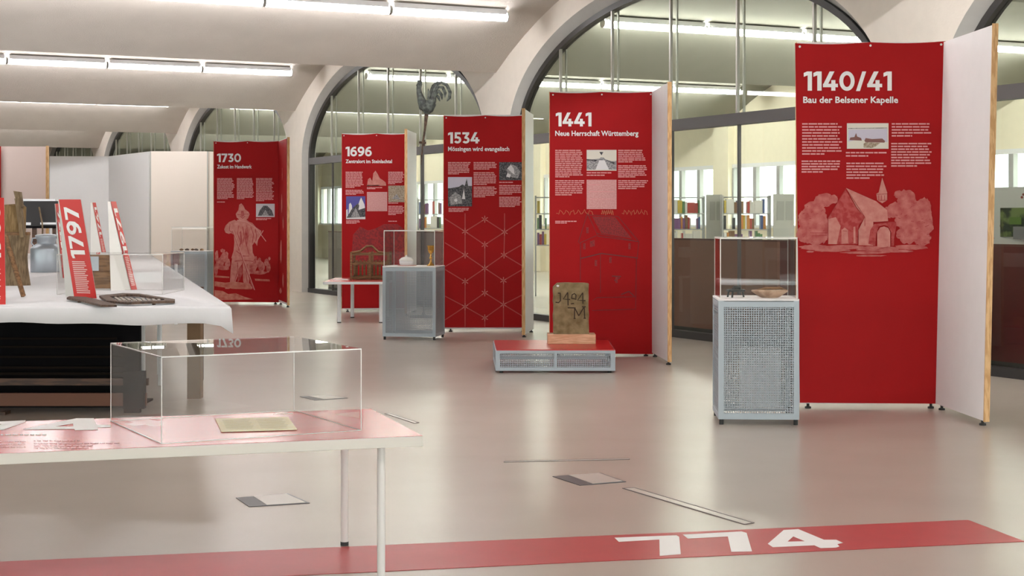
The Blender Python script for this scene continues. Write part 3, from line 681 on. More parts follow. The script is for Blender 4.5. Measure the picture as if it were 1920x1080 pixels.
MB().lathe([(.05, 0), (.07, .008), (.115, .038), (.118, .048), (.09, .052), (.04, .046), (.0, .043)], (0, 0, 0), 28, sy=.7).build('dish', mix_mat('tan_wood', (.33, .19, .12), (.50, .33, .22), 15, rough=.6), o, True)
MB().tube([(-.11, 0, .043), (-.02, .03, .058), (.07, .02, .06), (.11, 0, .048)], [.004, .009, .009, .004], 8).build('rim_grip', mid_m, o, True)
# chalice + books in case 2
r2 = math.radians(-9)
o = thing('chalice', 'small gold chalice in the case left of the 1534 banner', 'chalice', loc_in(V2, r2, .485, .25, .80), r2)
MB().lathe([(.045, 0), (.045, .006), (.022, .02), (.010, .045), (.008, .07)], (0, 0, 0), 24).build('foot', gold_m, o, True)
MB().lathe([(.008, .07), (.017, .08), (.017, .09), (.008, .10), (.007, .13)], (0, 0, 0), 24).build('stem', gold_m, o, True)
MB().lathe([(.007, .13), (.025, .145), (.036, .175), (.040, .215), (.044, .222), (.040, .222), (.030, .18), (.0, .16)], (0, 0, 0), 24).build('cup', gold_m, o, True)
o = thing('porcelain_dish', 'white lidded porcelain dish in the case left of the 1534 banner', 'dish', loc_in(V2, r2, .21, .25, .80), r2)
MB().lathe([(.06, 0), (.078, .02), (.08, .05), (.07, .055)], (0, 0, 0), 24, sy=.7).build('bowl', whitep, o, True)
MB().lathe([(.084, .055), (.084, .062), (.06, .085), (.035, .095), (.014, .098), (.012, .112), (.0, .118)], (0, 0, 0), 24, sy=.7).build('lid', edge_m, o, True)
MB().box((-.085, -.07, .0), (.10, .07, .006)).build('mat', mat('pink_mat', (.6, .3, .26), .7), o, True)
# chips in case 3
r3 = math.radians(-9)
for k in range(5):
    o = MB(); o.lathe([(.026, 0), (.035, .010), (.032, .022), (.014, .032), (.0, .034)], (0, 0, 0), 9, sx=1+.2*(k % 2), sy=.8)
    q = o.build('potsherd', rust_m if k % 2 else mid_m, None, True); q.location = loc_in(V3, r3, .11+.085*k, .2+.03*(k % 3), .80); q.rotation_euler.z = k*.9
    tag(q, 'brown potsherd, %s from the left in the case beside the 1730 banner' % ORD[k], 'potsherd', 'potsherds in the left case')

# ------------------------------------------------------------------ plinth, block, stone
zt = .2
A_ = G(931, 655.5, zt); B_ = G(1152, 655.5, zt); Cc = G(1140, 637.5, zt); Dd = G(926, 637.5, zt)
o = thing('low_plinth', 'low grey perforated plinth with red top in front of the 1441 banner', 'plinth', (A_.x, A_.y, 0))
m = MB(); m.prism([A_, B_, Cc, Dd], zt-.008, zt); m.build('top', mat('plinth_red', (.50, .02, .02), .3), o)
m = MB()
w_ = B_.x-A_.x; y0, y1 = A_.y, Cc.y
for q, r in ((A_, B_), (B_, Cc), (Cc, Dd), (Dd, A_)):
    dd_ = (r-q).normalized(); m.obox(q, r, .008, .02, .05); m.obox(q, r, .008, zt-.03, zt-.008); m.obox(q-dd_*0, q+dd_*.03, .008, .05, zt-.03); m.obox(r-dd_*.03, r, .008, .05, zt-.03)
mid = (A_+B_)/2; m.obox(mid-Vector((.012, 0, 0)), mid+Vector((.012, 0, 0)), .008, .05, zt-.03)
m.build('frame', grey_m, o)
MB().obox(A_+Vector((.03, .003, 0)), B_+Vector((-.03, .003, 0)), .001, .05, zt-.03).build('perforated_panel', perfx, o)
MB().obox(Dd+Vector((.03, 0, 0)), Cc+Vector((-.03, 0, 0)), .001, .05, zt-.03).build('perforated_panel', perfx, o)
MB().obox(A_+Vector((0, .03, 0)), Dd-Vector((0, .03, 0)), .001, .05, zt-.03).build('perforated_panel', perfy, o)
MB().obox(B_+Vector((0, .03, 0)), Cc-Vector((0, .03, 0)), .001, .05, zt-.03).build('perforated_panel', perfy, o)
for q in (A_+Vector((.04, .03, 0)), B_+Vector((-.04, .03, 0)), Cc+Vector((-.04, -.03, 0)), Dd+Vector((.04, -.03, 0))):
    MB().lathe([(.016, 0), (.016, .02)], (q.x, q.y, 0), 10).build('foot', rub_m, o)
dB = F*1.1/(645-HY)
bx0, bx1 = (1027-960)*dB/F, (1117-960)*dB/F
tag(MB().box((bx0, dB, zt), (bx1, dB+.24, zt+.085)).build('wooden_block', block_m, bevel=.004), 'pale wooden block under the inscribed stone on the red-topped plinth', 'wood block')
dS = dB+.05; zs0 = zt+.085
o = thing('inscribed_stone', 'brown boundary stone carved with 1404 and M on the pale wooden block', 'stone', ((1070-960)*dS/F, dS+.07, zs0))
sx0, sx1 = (1037.5-960)*dS/F, (1104-960)*dS/F; zt_ = CZ+(HY-530)*dS/F
m = MB(); rr = random.Random(5); nx, nz_ = 9, 11
def sp(i, k, y):
    u = i/nx; v = k/nz_; x = sx0+(sx1-sx0)*u; z = zs0+(zt_-zs0)*v
    if i in (0, nx): x += (rr.random()-.5)*.006
    if k == nz_: z -= rr.random()*.005+(.02 if i == 0 else .008 if i == nx else 0)
    if k == nz_ and i == 0: x += .018
    return Vector((x, y+(rr.random()-.5)*.003*(0 < i < nx and 0 < k < nz_), z))
fr = [[sp(i, k, dS) for i in range(nx+1)] for k in range(nz_+1)]; bk = [[Vector((q.x, dS+.13, q.z)) for q in r] for r in fr]
vs = [q for r in fr for q in r]+[q for r in bk for q in r]; nn_ = (nx+1)*(nz_+1); idx = lambda k, i, b=0: b*nn_+k*(nx+1)+i
fs = [(idx(k, i), idx(k, i+1), idx(k+1, i+1), idx(k+1, i)) for k in range(nz_) for i in range(nx)]+[(idx(k+1, i, 1), idx(k+1, i+1, 1), idx(k, i+1, 1), idx(k, i, 1)) for k in range(nz_) for i in range(nx)]
for k in range(nz_): fs += [(idx(k, 0), idx(k+1, 0), idx(k+1, 0, 1), idx(k, 0, 1)), (idx(k, nx), idx(k, nx, 1), idx(k+1, nx, 1), idx(k+1, nx))]
for i in range(nx): fs += [(idx(nz_, i), idx(nz_, i+1), idx(nz_, i+1, 1), idx(nz_, i, 1)), (idx(0, i), idx(0, i, 1), idx(0, i+1, 1), idx(0, i+1))]
m.add(vs, fs); m.build('stone_block', stone_m, o, bevel=.004)
def sxy(a, b): return (1020+a/6.745, 500+b/6.745)
lines = [[(175, 335), (210, 335)], [(205, 335), (208, 430), (185, 455), (145, 450)], [(300, 325), (245, 410), (330, 415)], [(300, 325), (305, 490)], [(350, 400), (355, 355), (385, 340), (405, 360), (402, 400)], [(345, 400), (410, 412)], [(490, 330), (425, 425), (525, 430)], [(490, 330), (492, 470)], [(340, 470), (380, 465)],
         [(385, 655), (387, 520)], [(387, 520), (440, 622)], [(440, 622), (508, 507)], [(508, 507), (515, 650)], [(300, 520), (400, 522)], [(480, 508), (528, 508)], [(375, 655), (400, 655)], [(500, 652), (530, 652)]]
m = MB()
for l in lines:
    for i_, q in enumerate(stroke([sxy(*z) for z in l], 2.1)): m.poly([[P(x, y, dS-.0035-.0001*lines.index(l)-.00003*i_) for x, y in q]])
m.build('carved_inscription', carve_m, o)
MB().poly([[P(x, y, dS-.004) for x, y in blob(1046, 536, 2.6, 2, 10, .1)]]).build('white_sticker', white2_m, o)

# ------------------------------------------------------------------ front table
TZ = .53
a = G(793, 817, TZ); b = G(713, 765, TZ); c0 = G(0, 850, TZ); 
ux = (c0-a).normalized(); vy = Vector((-ux.y, ux.x, 0)); vy = vy if vy.y > 0 else -vy
Wt = .86; Lt = 2.4
q = [a, a+ux*Lt, a+ux*Lt+vy*Wt, a+vy*Wt]
o = thing('low_table', 'low white table with glossy red top in the left foreground', 'table', (a+ux*Lt/2+vy*Wt/2)*1-Vector((0, 0, TZ)))
MB().prism(q, TZ-.038, TZ-.0006).build('table_slab', mat('table_white', (.66, .62, .57), .5), o, bevel=.002)
tp = MB().prism(q, TZ-.0006, TZ).build('printed_top', redp_m, o)
def TT(x, y): return G(x, y, TZ+.0012)
m = MB()
def t4(l): return [TT(x/6, 770+y/6) for x, y in l]
m.poly([t4([(860, 85), (1055, 85), (1085, 155), (1245, 158), (1245, 187), (1100, 190), (1105, 215), (845, 220), (835, 205), (275, 215), (260, 205)]), t4([(820, 145), (825, 175), (620, 178)])])
m.poly([t4([(-300, 135), (290, 108), (285, 130), (40, 215), (-210, 222), (20, 150), (-310, 165)])])
m.build('title_lettering', txt_m, tp)
m = MB(); rnd = random.Random(1)
def hl(x0, x1, y, h):
    x = x0
    while x < x1: w = 20+60*rnd.random(); m.poly([t4([(x, y), (min(x+w, x1), y-(w)*.02), (min(x+w, x1), y+h), (x, y+h)])]); x += w+16
hl(10, 520, 266, 10)
m.build('subtitle_lettering', txt_m, tp)
m = MB()
for x0, x1, y in ((0, 290, 345), (380, 900, 335), (0, 290, 375), (380, 1100, 365), (380, 1060, 390), (1070, 1340, 362), (380, 1000, 415), (0, 290, 405)): hl(x0, x1, y, 7)
m.build('body_text', mat('table_text', (.74, .30, .30), .3), tp)
for lu, lv in ((.13, .10), (.13, .76), (Lt-.15, .10), (Lt-.15, .76)):
    p0 = a+ux*lu+vy*lv; 
    lg = MB().tube([(p0.x, p0.y, .012), (p0.x, p0.y, TZ-.038)], .0145, 18).build('leg', mat('leg_white', (.70, .67, .66), .35), o)
    MB().lathe([(.0165, 0), (.0165, .014)], (p0.x, p0.y, 0), 16).build('foot_cap', rub_m, lg)
# acrylic hood on the table
hA = G(303, 833, TZ); hB = G(677, 808, TZ); e1 = (hB-hA); hw = e1.length; e1.normalize(); e2 = Vector((-e1.y, e1.x, 0))
def acrylic_box(label, A0, e1, w, e2, dp, z, h, th=.006):
    o = thing('acrylic_cover', label, 'display cover', A0)
    ang = math.atan2(e1.y, e1.x); M = Matrix.Translation(Vector((A0.x, A0.y, z))) @ Matrix.Rotation(ang, 4, 'Z')
    def pane(lo, hi): MB().box(lo, hi, 0, M).build('pane', acryl_m, o)
    pane((th, 0, 0), (w-th, th, h-th)); pane((th, dp-th, 0), (w-th, dp, h-th)); pane((0, 0, 0), (th, dp, h-th)); pane((w-th, 0, 0), (w, dp, h-th)); pane((0, 0, h-th), (w, dp, h))
    m = MB(); e = .0028
    for x in (-e/2, w-e/2):
        for y in (-e/2, dp-e/2): m.box((x, y, 0), (x+e, y+e, h), 0, M)
    for zz in (h-.004, 0):
        for y in (-e/2, dp-e/2): m.box((0, y, zz), (w, y+e, zz+.004 if zz else .002), 0, M)
        for x in (-e/2, w-e/2): m.box((x, 0, zz), (x+e, dp, zz+.004 if zz else .002), 0, M)
    m.build('polished_edge', mat('polished_edge', (.62, .60, .58), .15, metal=.3), o)
    return o
acrylic_box('large clear acrylic hood over a document on the red-topped table', hA, e1, hw, e2, .70, TZ+.0015, .30)
m = MB(); pp = [G(404, 787, TZ), G(415, 811, TZ), G(557, 807, TZ), G(540, 784, TZ)]
o = thing('old_document', 'open yellowed booklet under the clear acrylic hood', 'document', (pp[0]+pp[2])/2)
m.extr([v+Vector((0, 0, .002)) for v in pp], (0, 0, .003)); m.build('pages', paper_m, o)
m = MB()
for i in range(9):
    for s0, s1 in ((.08, .46), (.54, .92)):
        v = .14+i*.085
        def bl(u, w): return (pp[0]*(1-u)+pp[3]*u)*(1-w)+(pp[1]*(1-u)+pp[2]*u)*w+Vector((0, 0, .0056))
        m.poly([[bl(s0, v), bl(s1-.02*(i % 3), v), bl(s1-.02*(i % 3), v+.03), bl(s0, v+.03)]])
m.build('script', mat('faded_ink', (.74, .68, .48), .8), o)

# ------------------------------------------------------------------ floor stripe with number, floor boxes
o = thing('floor_sticker_strip', 'long red floor strip with the white number 774 across the foreground', 'floor sticker', G(900, 1040, 0))
A1 = G(1815, 975.5); A0 = G(900, 1015); B0 = G(900, 1063); B1 = G(1922, 1016)
dd_ = (A1-A0).normalized(); L0 = A1-dd_*5.2; nn2 = (B1-A1); L1_ = L0+Vector((dd_.y, -dd_.x, 0))*.475
m = MB(); m.prism([L0, L1_, B1, A1], .0008, .002); st_ = m.build('film', redf_m, o)
m = MB()
def f7(l): return [G(1140+x/4.174, 980+y/4.174, .003) for x, y in l]
m.poly([f7([(50, 117), (535, 98), (557, 110), (570, 247), (405, 260), (402, 132), (85, 150)])])
m.poly([f7([(585, 93), (1045, 68), (1085, 80), (1128, 225), (965, 228), (938, 108), (625, 125)])])
m.poly([f7([(1375, 57), (1490, 50), (1690, 133), (1785, 133), (1842, 158), (1795, 168), (1812, 186), (1785, 195), (1665, 200), (1615, 177), (1290, 192), (1250, 165)]), f7([(1450, 108), (1540, 145), (1405, 148)])])
m.build('number_lettering', txt_m, o)
plate_m = mat('floor_plate', (.56, .51, .47), .3, spec=.45)
def floor_box(label, pts, w=.012):
    o = thing('floor_outlet', label, 'floor outlet', sum((G(*q) for q in pts), Vector())/len(pts))
    L = [G(*q) for q in pts]; c = sum(L, Vector())/len(L)
    m = MB(); m.prism(L, .0005, .003); m.build('frame', mat('outlet_frame', (.07, .06, .07), .4), o)
    I = [v+(c-v)*.10 for v in L]; I[0] = L[0]+(L[3]-L[0])*.30+(c-L[0])*.05; I[1] = L[1]+(L[2]-L[1])*.26+(c-L[1])*.09
    m = MB(); m.prism(I, .003, .0045); m.build('lid', plate_m, o)
    return o
floor_box('square floor outlet cover behind the legs of the red-topped table', [(442, 934), (467, 951), (581, 944), (540, 926)])
floor_box('square floor outlet cover in the middle of the floor near the strip', [(1036, 894), (1087, 911), (1174, 904), (1125, 887)])
floor_box('small floor outlet cover seen through the clear acrylic hood', [(562, 744), (590, 751), (652, 747), (610, 741)])
def slot(label, pts, w):
    o = thing('floor_slot', label, 'floor slot', G(*pts[0])); L = [G(*q) for q in pts]
    m = MB()
    for i in range(4): m.obox(L[i], L[(i+1) % 4], w/2, .0005, .003)
    m.build('frame', mat('slot_frame', (.16, .13, .13), .5), o); m = MB(); m.prism(L, .0003, .0018); m.build('cover', plate_m, o)
slot('long narrow floor duct cover running towards the red floor strip', [(1168, 916), (1190, 915), (1413, 981), (1396, 984)], .008)
slot('narrow floor duct cover beyond the right end of the red-topped table', [(722, 776), (730, 775), (785, 793), (777, 794)], .008)
slot('thin strip drawn as a faint reflection in the middle of the floor', [(945, 865), (1180, 860), (1180, 862), (945, 867)], .004)  # brown floor reflection drawn as a flat strip, no real cover here

# ------------------------------------------------------------------ bench table with crate
bz = .53; x0, x1, y0, y1 = -2.37, -1.56, 20.08, 21.5
o = thing('low_table', 'small low white table in front of the 1696 banner', 'table', ((x0+x1)/2, (y0+y1)/2, 0))
MB().box((x0, y0, bz-.035), (x1, y1, bz-.002)).build('table_slab', white2_m, o, bevel=.002); MB().box((x0+.002, y0+.002, bz-.002), (x1-.002, y1-.002, bz)).build('table_top', redp_m, o)
for x, y in ((x0+.18, y0+.2), (x1-.1, y0+.2), (x0+.24, y1-.15), (x1-.1, y1-.15)):
    lg = MB().tube([(x, y, .01), (x, y, bz-.035)], .024, 14).build('leg', white2_m, o); MB().lathe([(.026, 0), (.026, .012)], (x, y, 0), 12).build('foot_cap', rub_m, lg)
MB().box((-2.3, 20.5, bz), (-2.1, 20.7, bz+.012)).build('leaflet', txt_m)
lf = bpy.data.objects['leaflet']; tag(lf, 'white leaflet lying at the left end of the small low table', 'leaflet')
o = thing('wooden_carrier', 'brown slatted wooden carrying frame standing on the small low white table', 'carrying frame', (-1.85, 20.9, bz))
kx0, kx1, ky0, ky1 = -2.08, -1.60, 20.7, 21.1; kz = bz+.36
for x in (kx0, (kx0+kx1)/2, kx1):
    for y in (ky0, ky1): MB().box((x-.014, y-.014, bz), (x+.014, y+.014, kz)).build('post', mid_m, o)
for z in (bz+.03, bz+.21, kz-.03):
    m = MB()
    for y in (ky0, ky1): m.box((kx0, y-.008, z-.014), (kx1, y+.008, z+.014))
    for x in (kx0, kx1): m.box((x-.008, ky0, z-.014), (x+.008, ky1, z+.014))
    m.build('rail', mid_m, o)
m = MB()
for k in range(9):
    x = kx0+.06+k*.05; m.box((x-.015, ky0+.10, bz+.02), (x+.015, ky0+.112, bz+.25))
m.build('slats', mid_m, o)
m = MB(); m.tube([(kx0, ky0, kz-.01), (kx0+.12, ky0, kz+.01), (kx0+.2, ky0, kz+.075), (kx0+.27, ky0, kz+.075), (kx0+.35, ky0, kz+.0), (kx1, ky0, kz-.02)], .015, 8); m.build('curved_handle', mid_m, o)
MB().box((kx0+.02, ky0+.02, bz+.001), (kx1-.02, ky1-.02, bz+.02)).build('floor_board', mid_m, o)

# ------------------------------------------------------------------ weathercock
wd = 21.5
def wp(x, y, dy=0): q = P(x, y, wd); q.y += dy; return q
o = thing('weathercock', 'weathered dark metal weathercock on a tall thin pole between the 1696 and 1534 banners', 'weathercock', (wp(796, 0).x, wd, 0))
m = MB(); m.tube([wp(803, 188), wp(806, 196), wp(802, 206), wp(799, 214)], [.05, .085, .075, .03], 12); m.tube([wp(787, 176), wp(790, 188), wp(795, 199), wp(802, 208), wp(806, 196)], [.035, .055, .075, .06, .05], 12)
m.tube([wp(786, 158), wp(785, 165), wp(786, 174), wp(790, 188)], [.026, .03, .036, .055], 12); m.tube([wp(813, 178), wp(811, 188), wp(805, 200)], [.035, .055, .06], 12)
m.build('body', verd_m, o)
m = MB(); m.tube([wp(783, 153), wp(786, 153), wp(788, 158), wp(786, 164)], [.02, .030, .03, .03], 10); m.extr([wp(784, 153), wp(780, 160), wp(782, 163), wp(785, 159)], (0, .02, 0)); m.build('head', verd_m, o)
m = MB(); m.extr([wp(782, 152), wp(783, 149), wp(785, 151), wp(787, 149), wp(789, 151), wp(791, 151), wp(791, 160), wp(788, 154)], (0, .012, 0)); m.build('comb', verd_m, o)
tails = [[(811, 190), (812, 172), (818, 159), (828, 155), (838, 160), (844, 173), (843, 184), (838, 190)], [(812, 188), (815, 172), (822, 163), (830, 164), (835, 175), (834, 183)], [(813, 188), (817, 176), (823, 171), (828, 178), (829, 187)], [(812, 186), (817, 178), (822, 182), (825, 190)], [(810, 188), (808, 172), (812, 161), (820, 155), (832, 155)]]
for i, t_ in enumerate(tails):
    n_ = len(t_); m = MB(); m.tube([wp(x, y, (i-2)*.012) for x, y in t_], [.03]+[.022]*(n_-2)+[.006], 8); m.build('tail_feather', verd_m, o)
m = MB(); m.extr([wp(801, 186), wp(802, 168), wp(804, 165), wp(805, 186)], (0, .01, 0)); m.build('wing_tip', verd_m, o)
m = MB(); m.tube([wp(800, 212), wp(797, 240), wp(793, 268), wp(791, 290), wp(789.5, 309)], [.030, .016, .012, .009, .004], 10); m.build('spike', rust_m, o)
m = MB(); m.tube([wp(786, 267), wp(799, 268)], .016, 8); m.tube([wp(794, 262), wp(794, 274)], .022, 10); m.build('cross_collar', rust_m, o)
m = MB(); m.tube([(wp(794, 0).x, wd, .03), wp(794, 268)], .011, 10); m.build('pole', dark2_m, o)
MB().lathe([(.20, 0), (.20, .02), (.03, .03), (.02, .06)], (wp(794, 0).x, wd, 0), 24).build('base_plate', dark2_m, o)

# ------------------------------------------------------------------ long clothed table
CT = .80
n1 = G(430, 575, CT); fR = Vector((-5.45, 24.0, CT)); nL = Vector((-3.75, n1.y, CT)); fL = Vector((-9.4, 24.0, CT))
out = []
def edge(a, b, n): return [a+(b-a)*i/n for i in range(n)]
out = edge(nL, n1, 30)+edge(n1, fR, 60)+edge(fR, fL, 8)+edge(fL, nL, 30)
c_ = sum(out, Vector())/len(out); N = len(out)
m = MB(); rr = random.Random(2)
m.add([c_]+out, [(0, i+1, (i+1) % N+1) for i in range(N)], 0, True)
r1v, r2v = [], []
for i, v in enumerate(out):
    w = v-c_; w.z = 0; w.normalize()
    nrm = Vector((0, -1, 0)) if i < 30 else Vector((1, .25, 0)).normalized() if i < 90 else w
    d1 = .018+.004*math.sin(i*1.7); dz = .098+.006*math.sin(i*.35)+.004*math.sin(i*.9)
    if i in (29, 30, 31): nrm = Vector((.6, -.8, 0)).normalized(); dz = {29: .11, 30: .155, 31: .12}[i]; d1 = .045
    r1v.append(v+nrm*d1*.5+Vector((0, 0, -.012))); r2v.append(v+nrm*d1+Vector((0, 0, -dz)))
m.add(out+r1v+r2v, [(i, (i+1) % N, N+(i+1) % N, N+i) for i in range(N)]+[(N+i, N+(i+1) % N, 2*N+(i+1) % N, 2*N+i) for i in range(N)], 0, True)
clo = m.build('tablecloth', cloth_m); md = clo.modifiers.new('solid', 'SOLIDIFY'); md.thickness = .003; md.offset = -1
tag(clo, 'white tablecloth over the long exhibit table at the left', 'tablecloth')
o = thing('exhibit_table', 'long white-legged table under the white tablecloth', 'table', (-4.5, 14, 0))
m = MB(); I = [v+Vector((0, 0, -.006)) for v in (nL, n1+Vector((-.02, .02, 0)), fR, fL)]; m.prism([(v.x, v.y) for v in I], CT-.045, CT-.008); m.build('table_slab', white2_m, o)
for x, y, r in ((267, 12.0, .022), (300, 12.6, .016), (299, 13.5, .02), (330, 20, .02), (200, 20, .02)):
    X = (x-960)*y/F; MB().tube([(X, y, 0), (X, y, CT-.045)], r, 12).build('leg', white2_m, o)
# dark wooden chest / loom under the table
kx = 278.0; dC = F/kx
def cX(x): return (x-960)*dC/F
o = thing('wooden_loom', 'large dark wooden loom frame standing on the floor under the long table', 'loom', (cX(150), dC+.3, 0))
def bx(x0, y0, x1, y1, d0, d1, nm, mt): MB().box((cX(x0), dC+d0, CZ-(y1-HY)/kx), (cX(x1), dC+d1, CZ-(y0-HY)/kx)).build(nm, mt, o)
zb = lambda y: CZ-(y-HY)/kx
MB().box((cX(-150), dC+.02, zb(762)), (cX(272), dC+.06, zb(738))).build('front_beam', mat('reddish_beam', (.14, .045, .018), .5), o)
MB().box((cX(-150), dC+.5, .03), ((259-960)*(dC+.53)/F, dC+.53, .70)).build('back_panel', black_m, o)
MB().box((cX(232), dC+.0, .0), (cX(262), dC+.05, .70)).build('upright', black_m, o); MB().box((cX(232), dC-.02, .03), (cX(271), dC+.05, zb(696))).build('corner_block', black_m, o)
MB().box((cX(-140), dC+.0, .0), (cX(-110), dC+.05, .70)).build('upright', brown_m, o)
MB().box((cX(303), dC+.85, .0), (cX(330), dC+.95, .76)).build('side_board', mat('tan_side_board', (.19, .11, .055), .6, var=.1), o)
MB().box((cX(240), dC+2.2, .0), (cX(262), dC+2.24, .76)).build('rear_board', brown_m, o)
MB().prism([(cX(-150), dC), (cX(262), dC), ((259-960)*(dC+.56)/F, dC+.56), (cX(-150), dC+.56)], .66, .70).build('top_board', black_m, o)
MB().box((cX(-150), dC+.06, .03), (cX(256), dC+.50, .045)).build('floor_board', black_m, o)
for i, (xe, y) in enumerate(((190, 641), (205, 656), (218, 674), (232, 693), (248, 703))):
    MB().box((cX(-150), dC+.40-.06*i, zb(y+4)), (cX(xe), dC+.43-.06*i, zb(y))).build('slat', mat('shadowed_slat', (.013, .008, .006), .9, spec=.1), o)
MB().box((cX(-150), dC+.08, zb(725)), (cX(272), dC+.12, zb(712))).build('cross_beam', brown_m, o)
MB().box((cX(10), dC-.12, 0), (cX(20), dC-.0, .02)).build('foot', brown_m, o)

# ------------------------------------------------------------------ wedge signs on the table
def wedge(label, A, B, Cq, Dq, back, num, txt, seen=True, flip=False):
    # A top-left, B top-right, Cq bottom-right, Dq bottom-left of the sloping face ; back = bottom point behind Dq
    o = thing('wedge_sign', label, 'sign', (Dq.x, Dq.y, CT))
    off = back-Dq
    vs = [A, B, Cq, Dq, back+Vector((0, 0, 0)), Cq+off, A+off*.12, B+off*.12]
    # side body
    body = MB().add(vs, [(0, 6, 4, 3), (6, 7, 5, 4), (1, 2, 5, 7), (0, 1, 7, 6), (3, 4, 5, 2), (3, 2, 1, 0)]).build('wedge_body', mat('wedge_white', (.78, .77, .74), .6), o)
    nrm = (B-A).cross(Dq-A).normalized()
    if nrm.y > 0: nrm = -nrm
    if nrm.dot(-off) < 0: pass
    e = nrm*.004
    pl = MB().poly([[A+e, B+e, Cq+e, Dq+e]]).build('printed_face', mat('sign_red', (.62, .022, .02), .4), o)
    def fp(u, v, k=.0065): return (A*(1-u)+B*u)*(1-v)+(Dq*(1-u)+Cq*u)*v+nrm*k
    m = MB(); put_digits(m, num, lambda u, v: fp(.18+.64*(1-v), .60-.52*u-.0)); m.build('title_lettering', txt_m, pl)
    m = MB(); rnd = random.Random(9)
    for i in range(17):
        v = .63+i*.0195; e_ = .80-.14*rnd.random(); m.poly([[fp(.17, v), fp(e_, v), fp(e_, v+.010), fp(.17, v+.010)]])
    m.build('body_text', mat('sign_text', (.85, .55, .52), .5), pl)
    return o
d_ = 10.2
wedge('leaning red wedge sign headed 1797 at the front of the clothed table', P(111, 374, 10.44), P(152, 374, 10.34), G(182, 559.5, CT), G(140, 558, CT), G(123, 555.5, CT), '1797', None)
wedge('narrow red wedge sign seen edge-on behind the clear cover on the clothed table', P(206.5, 378, 11.5), P(216.5, 378, 11.62), Vector(G(256, 543, CT)), G(245, 544, CT), G(208, 545.5, CT), '1971', None)
wedge('small distant red wedge sign standing behind the wooden crate', P(173, 380, 20.0), P(179, 380, 20.1), G(201, 487.5, CT), G(193, 488, CT), G(170, 488.5, CT), '1741', None)
wedge('red wedge sign at the left frame edge of the clothed table', P(-30, 371, 9.6), P(8, 371, 9.6), G(11, 571, CT), G(-30, 571, CT), G(-31, 560, CT), '1905', None)
wedge('red wedge sign half hidden behind the 1797 sign', P(103, 382, 14.0), P(112, 382, 14.1), G(128, 521, CT), G(117, 521.5, CT), G(112, 517, CT), '1734', None)
# clear cover on the table
hA = G(107, 553, CT); hB = G(305, 553, CT)
acrylic_box('clear acrylic cover on the clothed table behind the 1797 sign', hA, Vector((1, 0, 0)), (hB-hA).length, Vector((0, 1, 0)), .7, CT+.002, .27)
# wooden crate with grey block
cr_o = thing('wooden_crate', 'brown wooden crate behind the clear cover on the clothed table', 'crate', G(170, 540, CT))
ca, cb_ = G(125, 541, CT), G(207, 541, CT); cz = CT; ch = .245
MB().box((ca.x, ca.y, cz), (cb_.x, ca.y+.014, cz+.12)).build('front_board', mid_m, cr_o)
MB().box((ca.x, ca.y, cz+.126), (cb_.x, ca.y+.014, cz+ch)).build('front_board', mid_m, cr_o)
MB().box((ca.x, ca.y+.26, cz), (cb_.x, ca.y+.274, cz+ch)).build('back_board', mid_m, cr_o)
for x in (ca.x, cb_.x-.014): MB().box((x, ca.y+.014, cz), (x+.014, ca.y+.26, cz+ch)).build('end_board', mid_m, cr_o)
MB().box((ca.x+.014, ca.y+.014, cz), (cb_.x-.014, ca.y+.26, cz+.01)).build('bottom_board', mid_m, cr_o)
MB().box((cb_.x-.15, ca.y-.004, cz+.13), (cb_.x-.085, ca.y, cz+.235)).build('metal_plate', tin_m, cr_o)
# milk can
mc = G(87, 510, CT)
o = thing('milk_can', 'grey metal milk can on the clothed table', 'milk can', mc)
MB().lathe([(.145, 0), (.15, .01), (.15, .22), (.145, .235), (.10, .27), (.085, .275)], mc, 28).build('can_body', tin_m, o)
MB().lathe([(.085, .275), (.088, .31), (.10, .33), (.10, .34)], mc, 28).build('neck', tin_m, o)
MB().lathe([(.105, .34), (.105, .355), (.08, .365), (.0, .37)], mc, 28).build('lid', tin_m, o)
for sx in (-1, 1):
    m = MB(); m.tube([mc+Vector((sx*.088, 0, .33)), mc+Vector((sx*.135, 0, .325)), mc+Vector((sx*.145, 0, .28)), mc+Vector((sx*.12, 0, .25))], .007, 8); m.build('handle', tin_m, o)
# vat carried on the back
vt = G(26, 535, CT); kk = F/vt.y
o = thing('wooden_vat', 'old grey-brown wooden back-carried vat at the left of the clothed table', 'vat', vt)
MB().lathe([(.128, 0), (.108, .14), (.104, .22), (.122, .385)], vt, 20, sy=.7).build('lower_staves', old_m, o)
MB().lathe([(.126, .385), (.126, .41)], vt, 20, sy=.7).build('hoop', mid_m, o)
MB().lathe([(.09, .41), (.095, .60), (.075, .62), (.0, .625)], vt, 20, sy=.7).build('upper_staves', mix_mat('mustard_wood', (.20, .12, .045), (.30, .19, .085), 12, rough=.8, stretch=(6, 6, 1)), o)
m = MB(); m.extr([P(25, 358, vt.y-.1), P(38, 360, vt.y-.1), P(42, 388, vt.y-.1), P(33, 390, vt.y-.1)], (0, .04, 0)); m.extr([P(27, 372, vt.y-.104), P(38, 372, vt.y-.104), P(44, 445, vt.y-.104), P(37, 445, vt.y-.104)], (0, .05, 0)); m.build('carrying_stave', old_m, o)
m = MB(); f0 = G(44, 559, CT); m.tube([P(9, 440, f0.y+.1), f0+Vector((0, 0, .012))], [.018, .016], 4)
q = m.build('wooden_pole', mid_m); tag(q, 'brown wooden pole leaning from the vat to the front of the clothed table', 'pole')
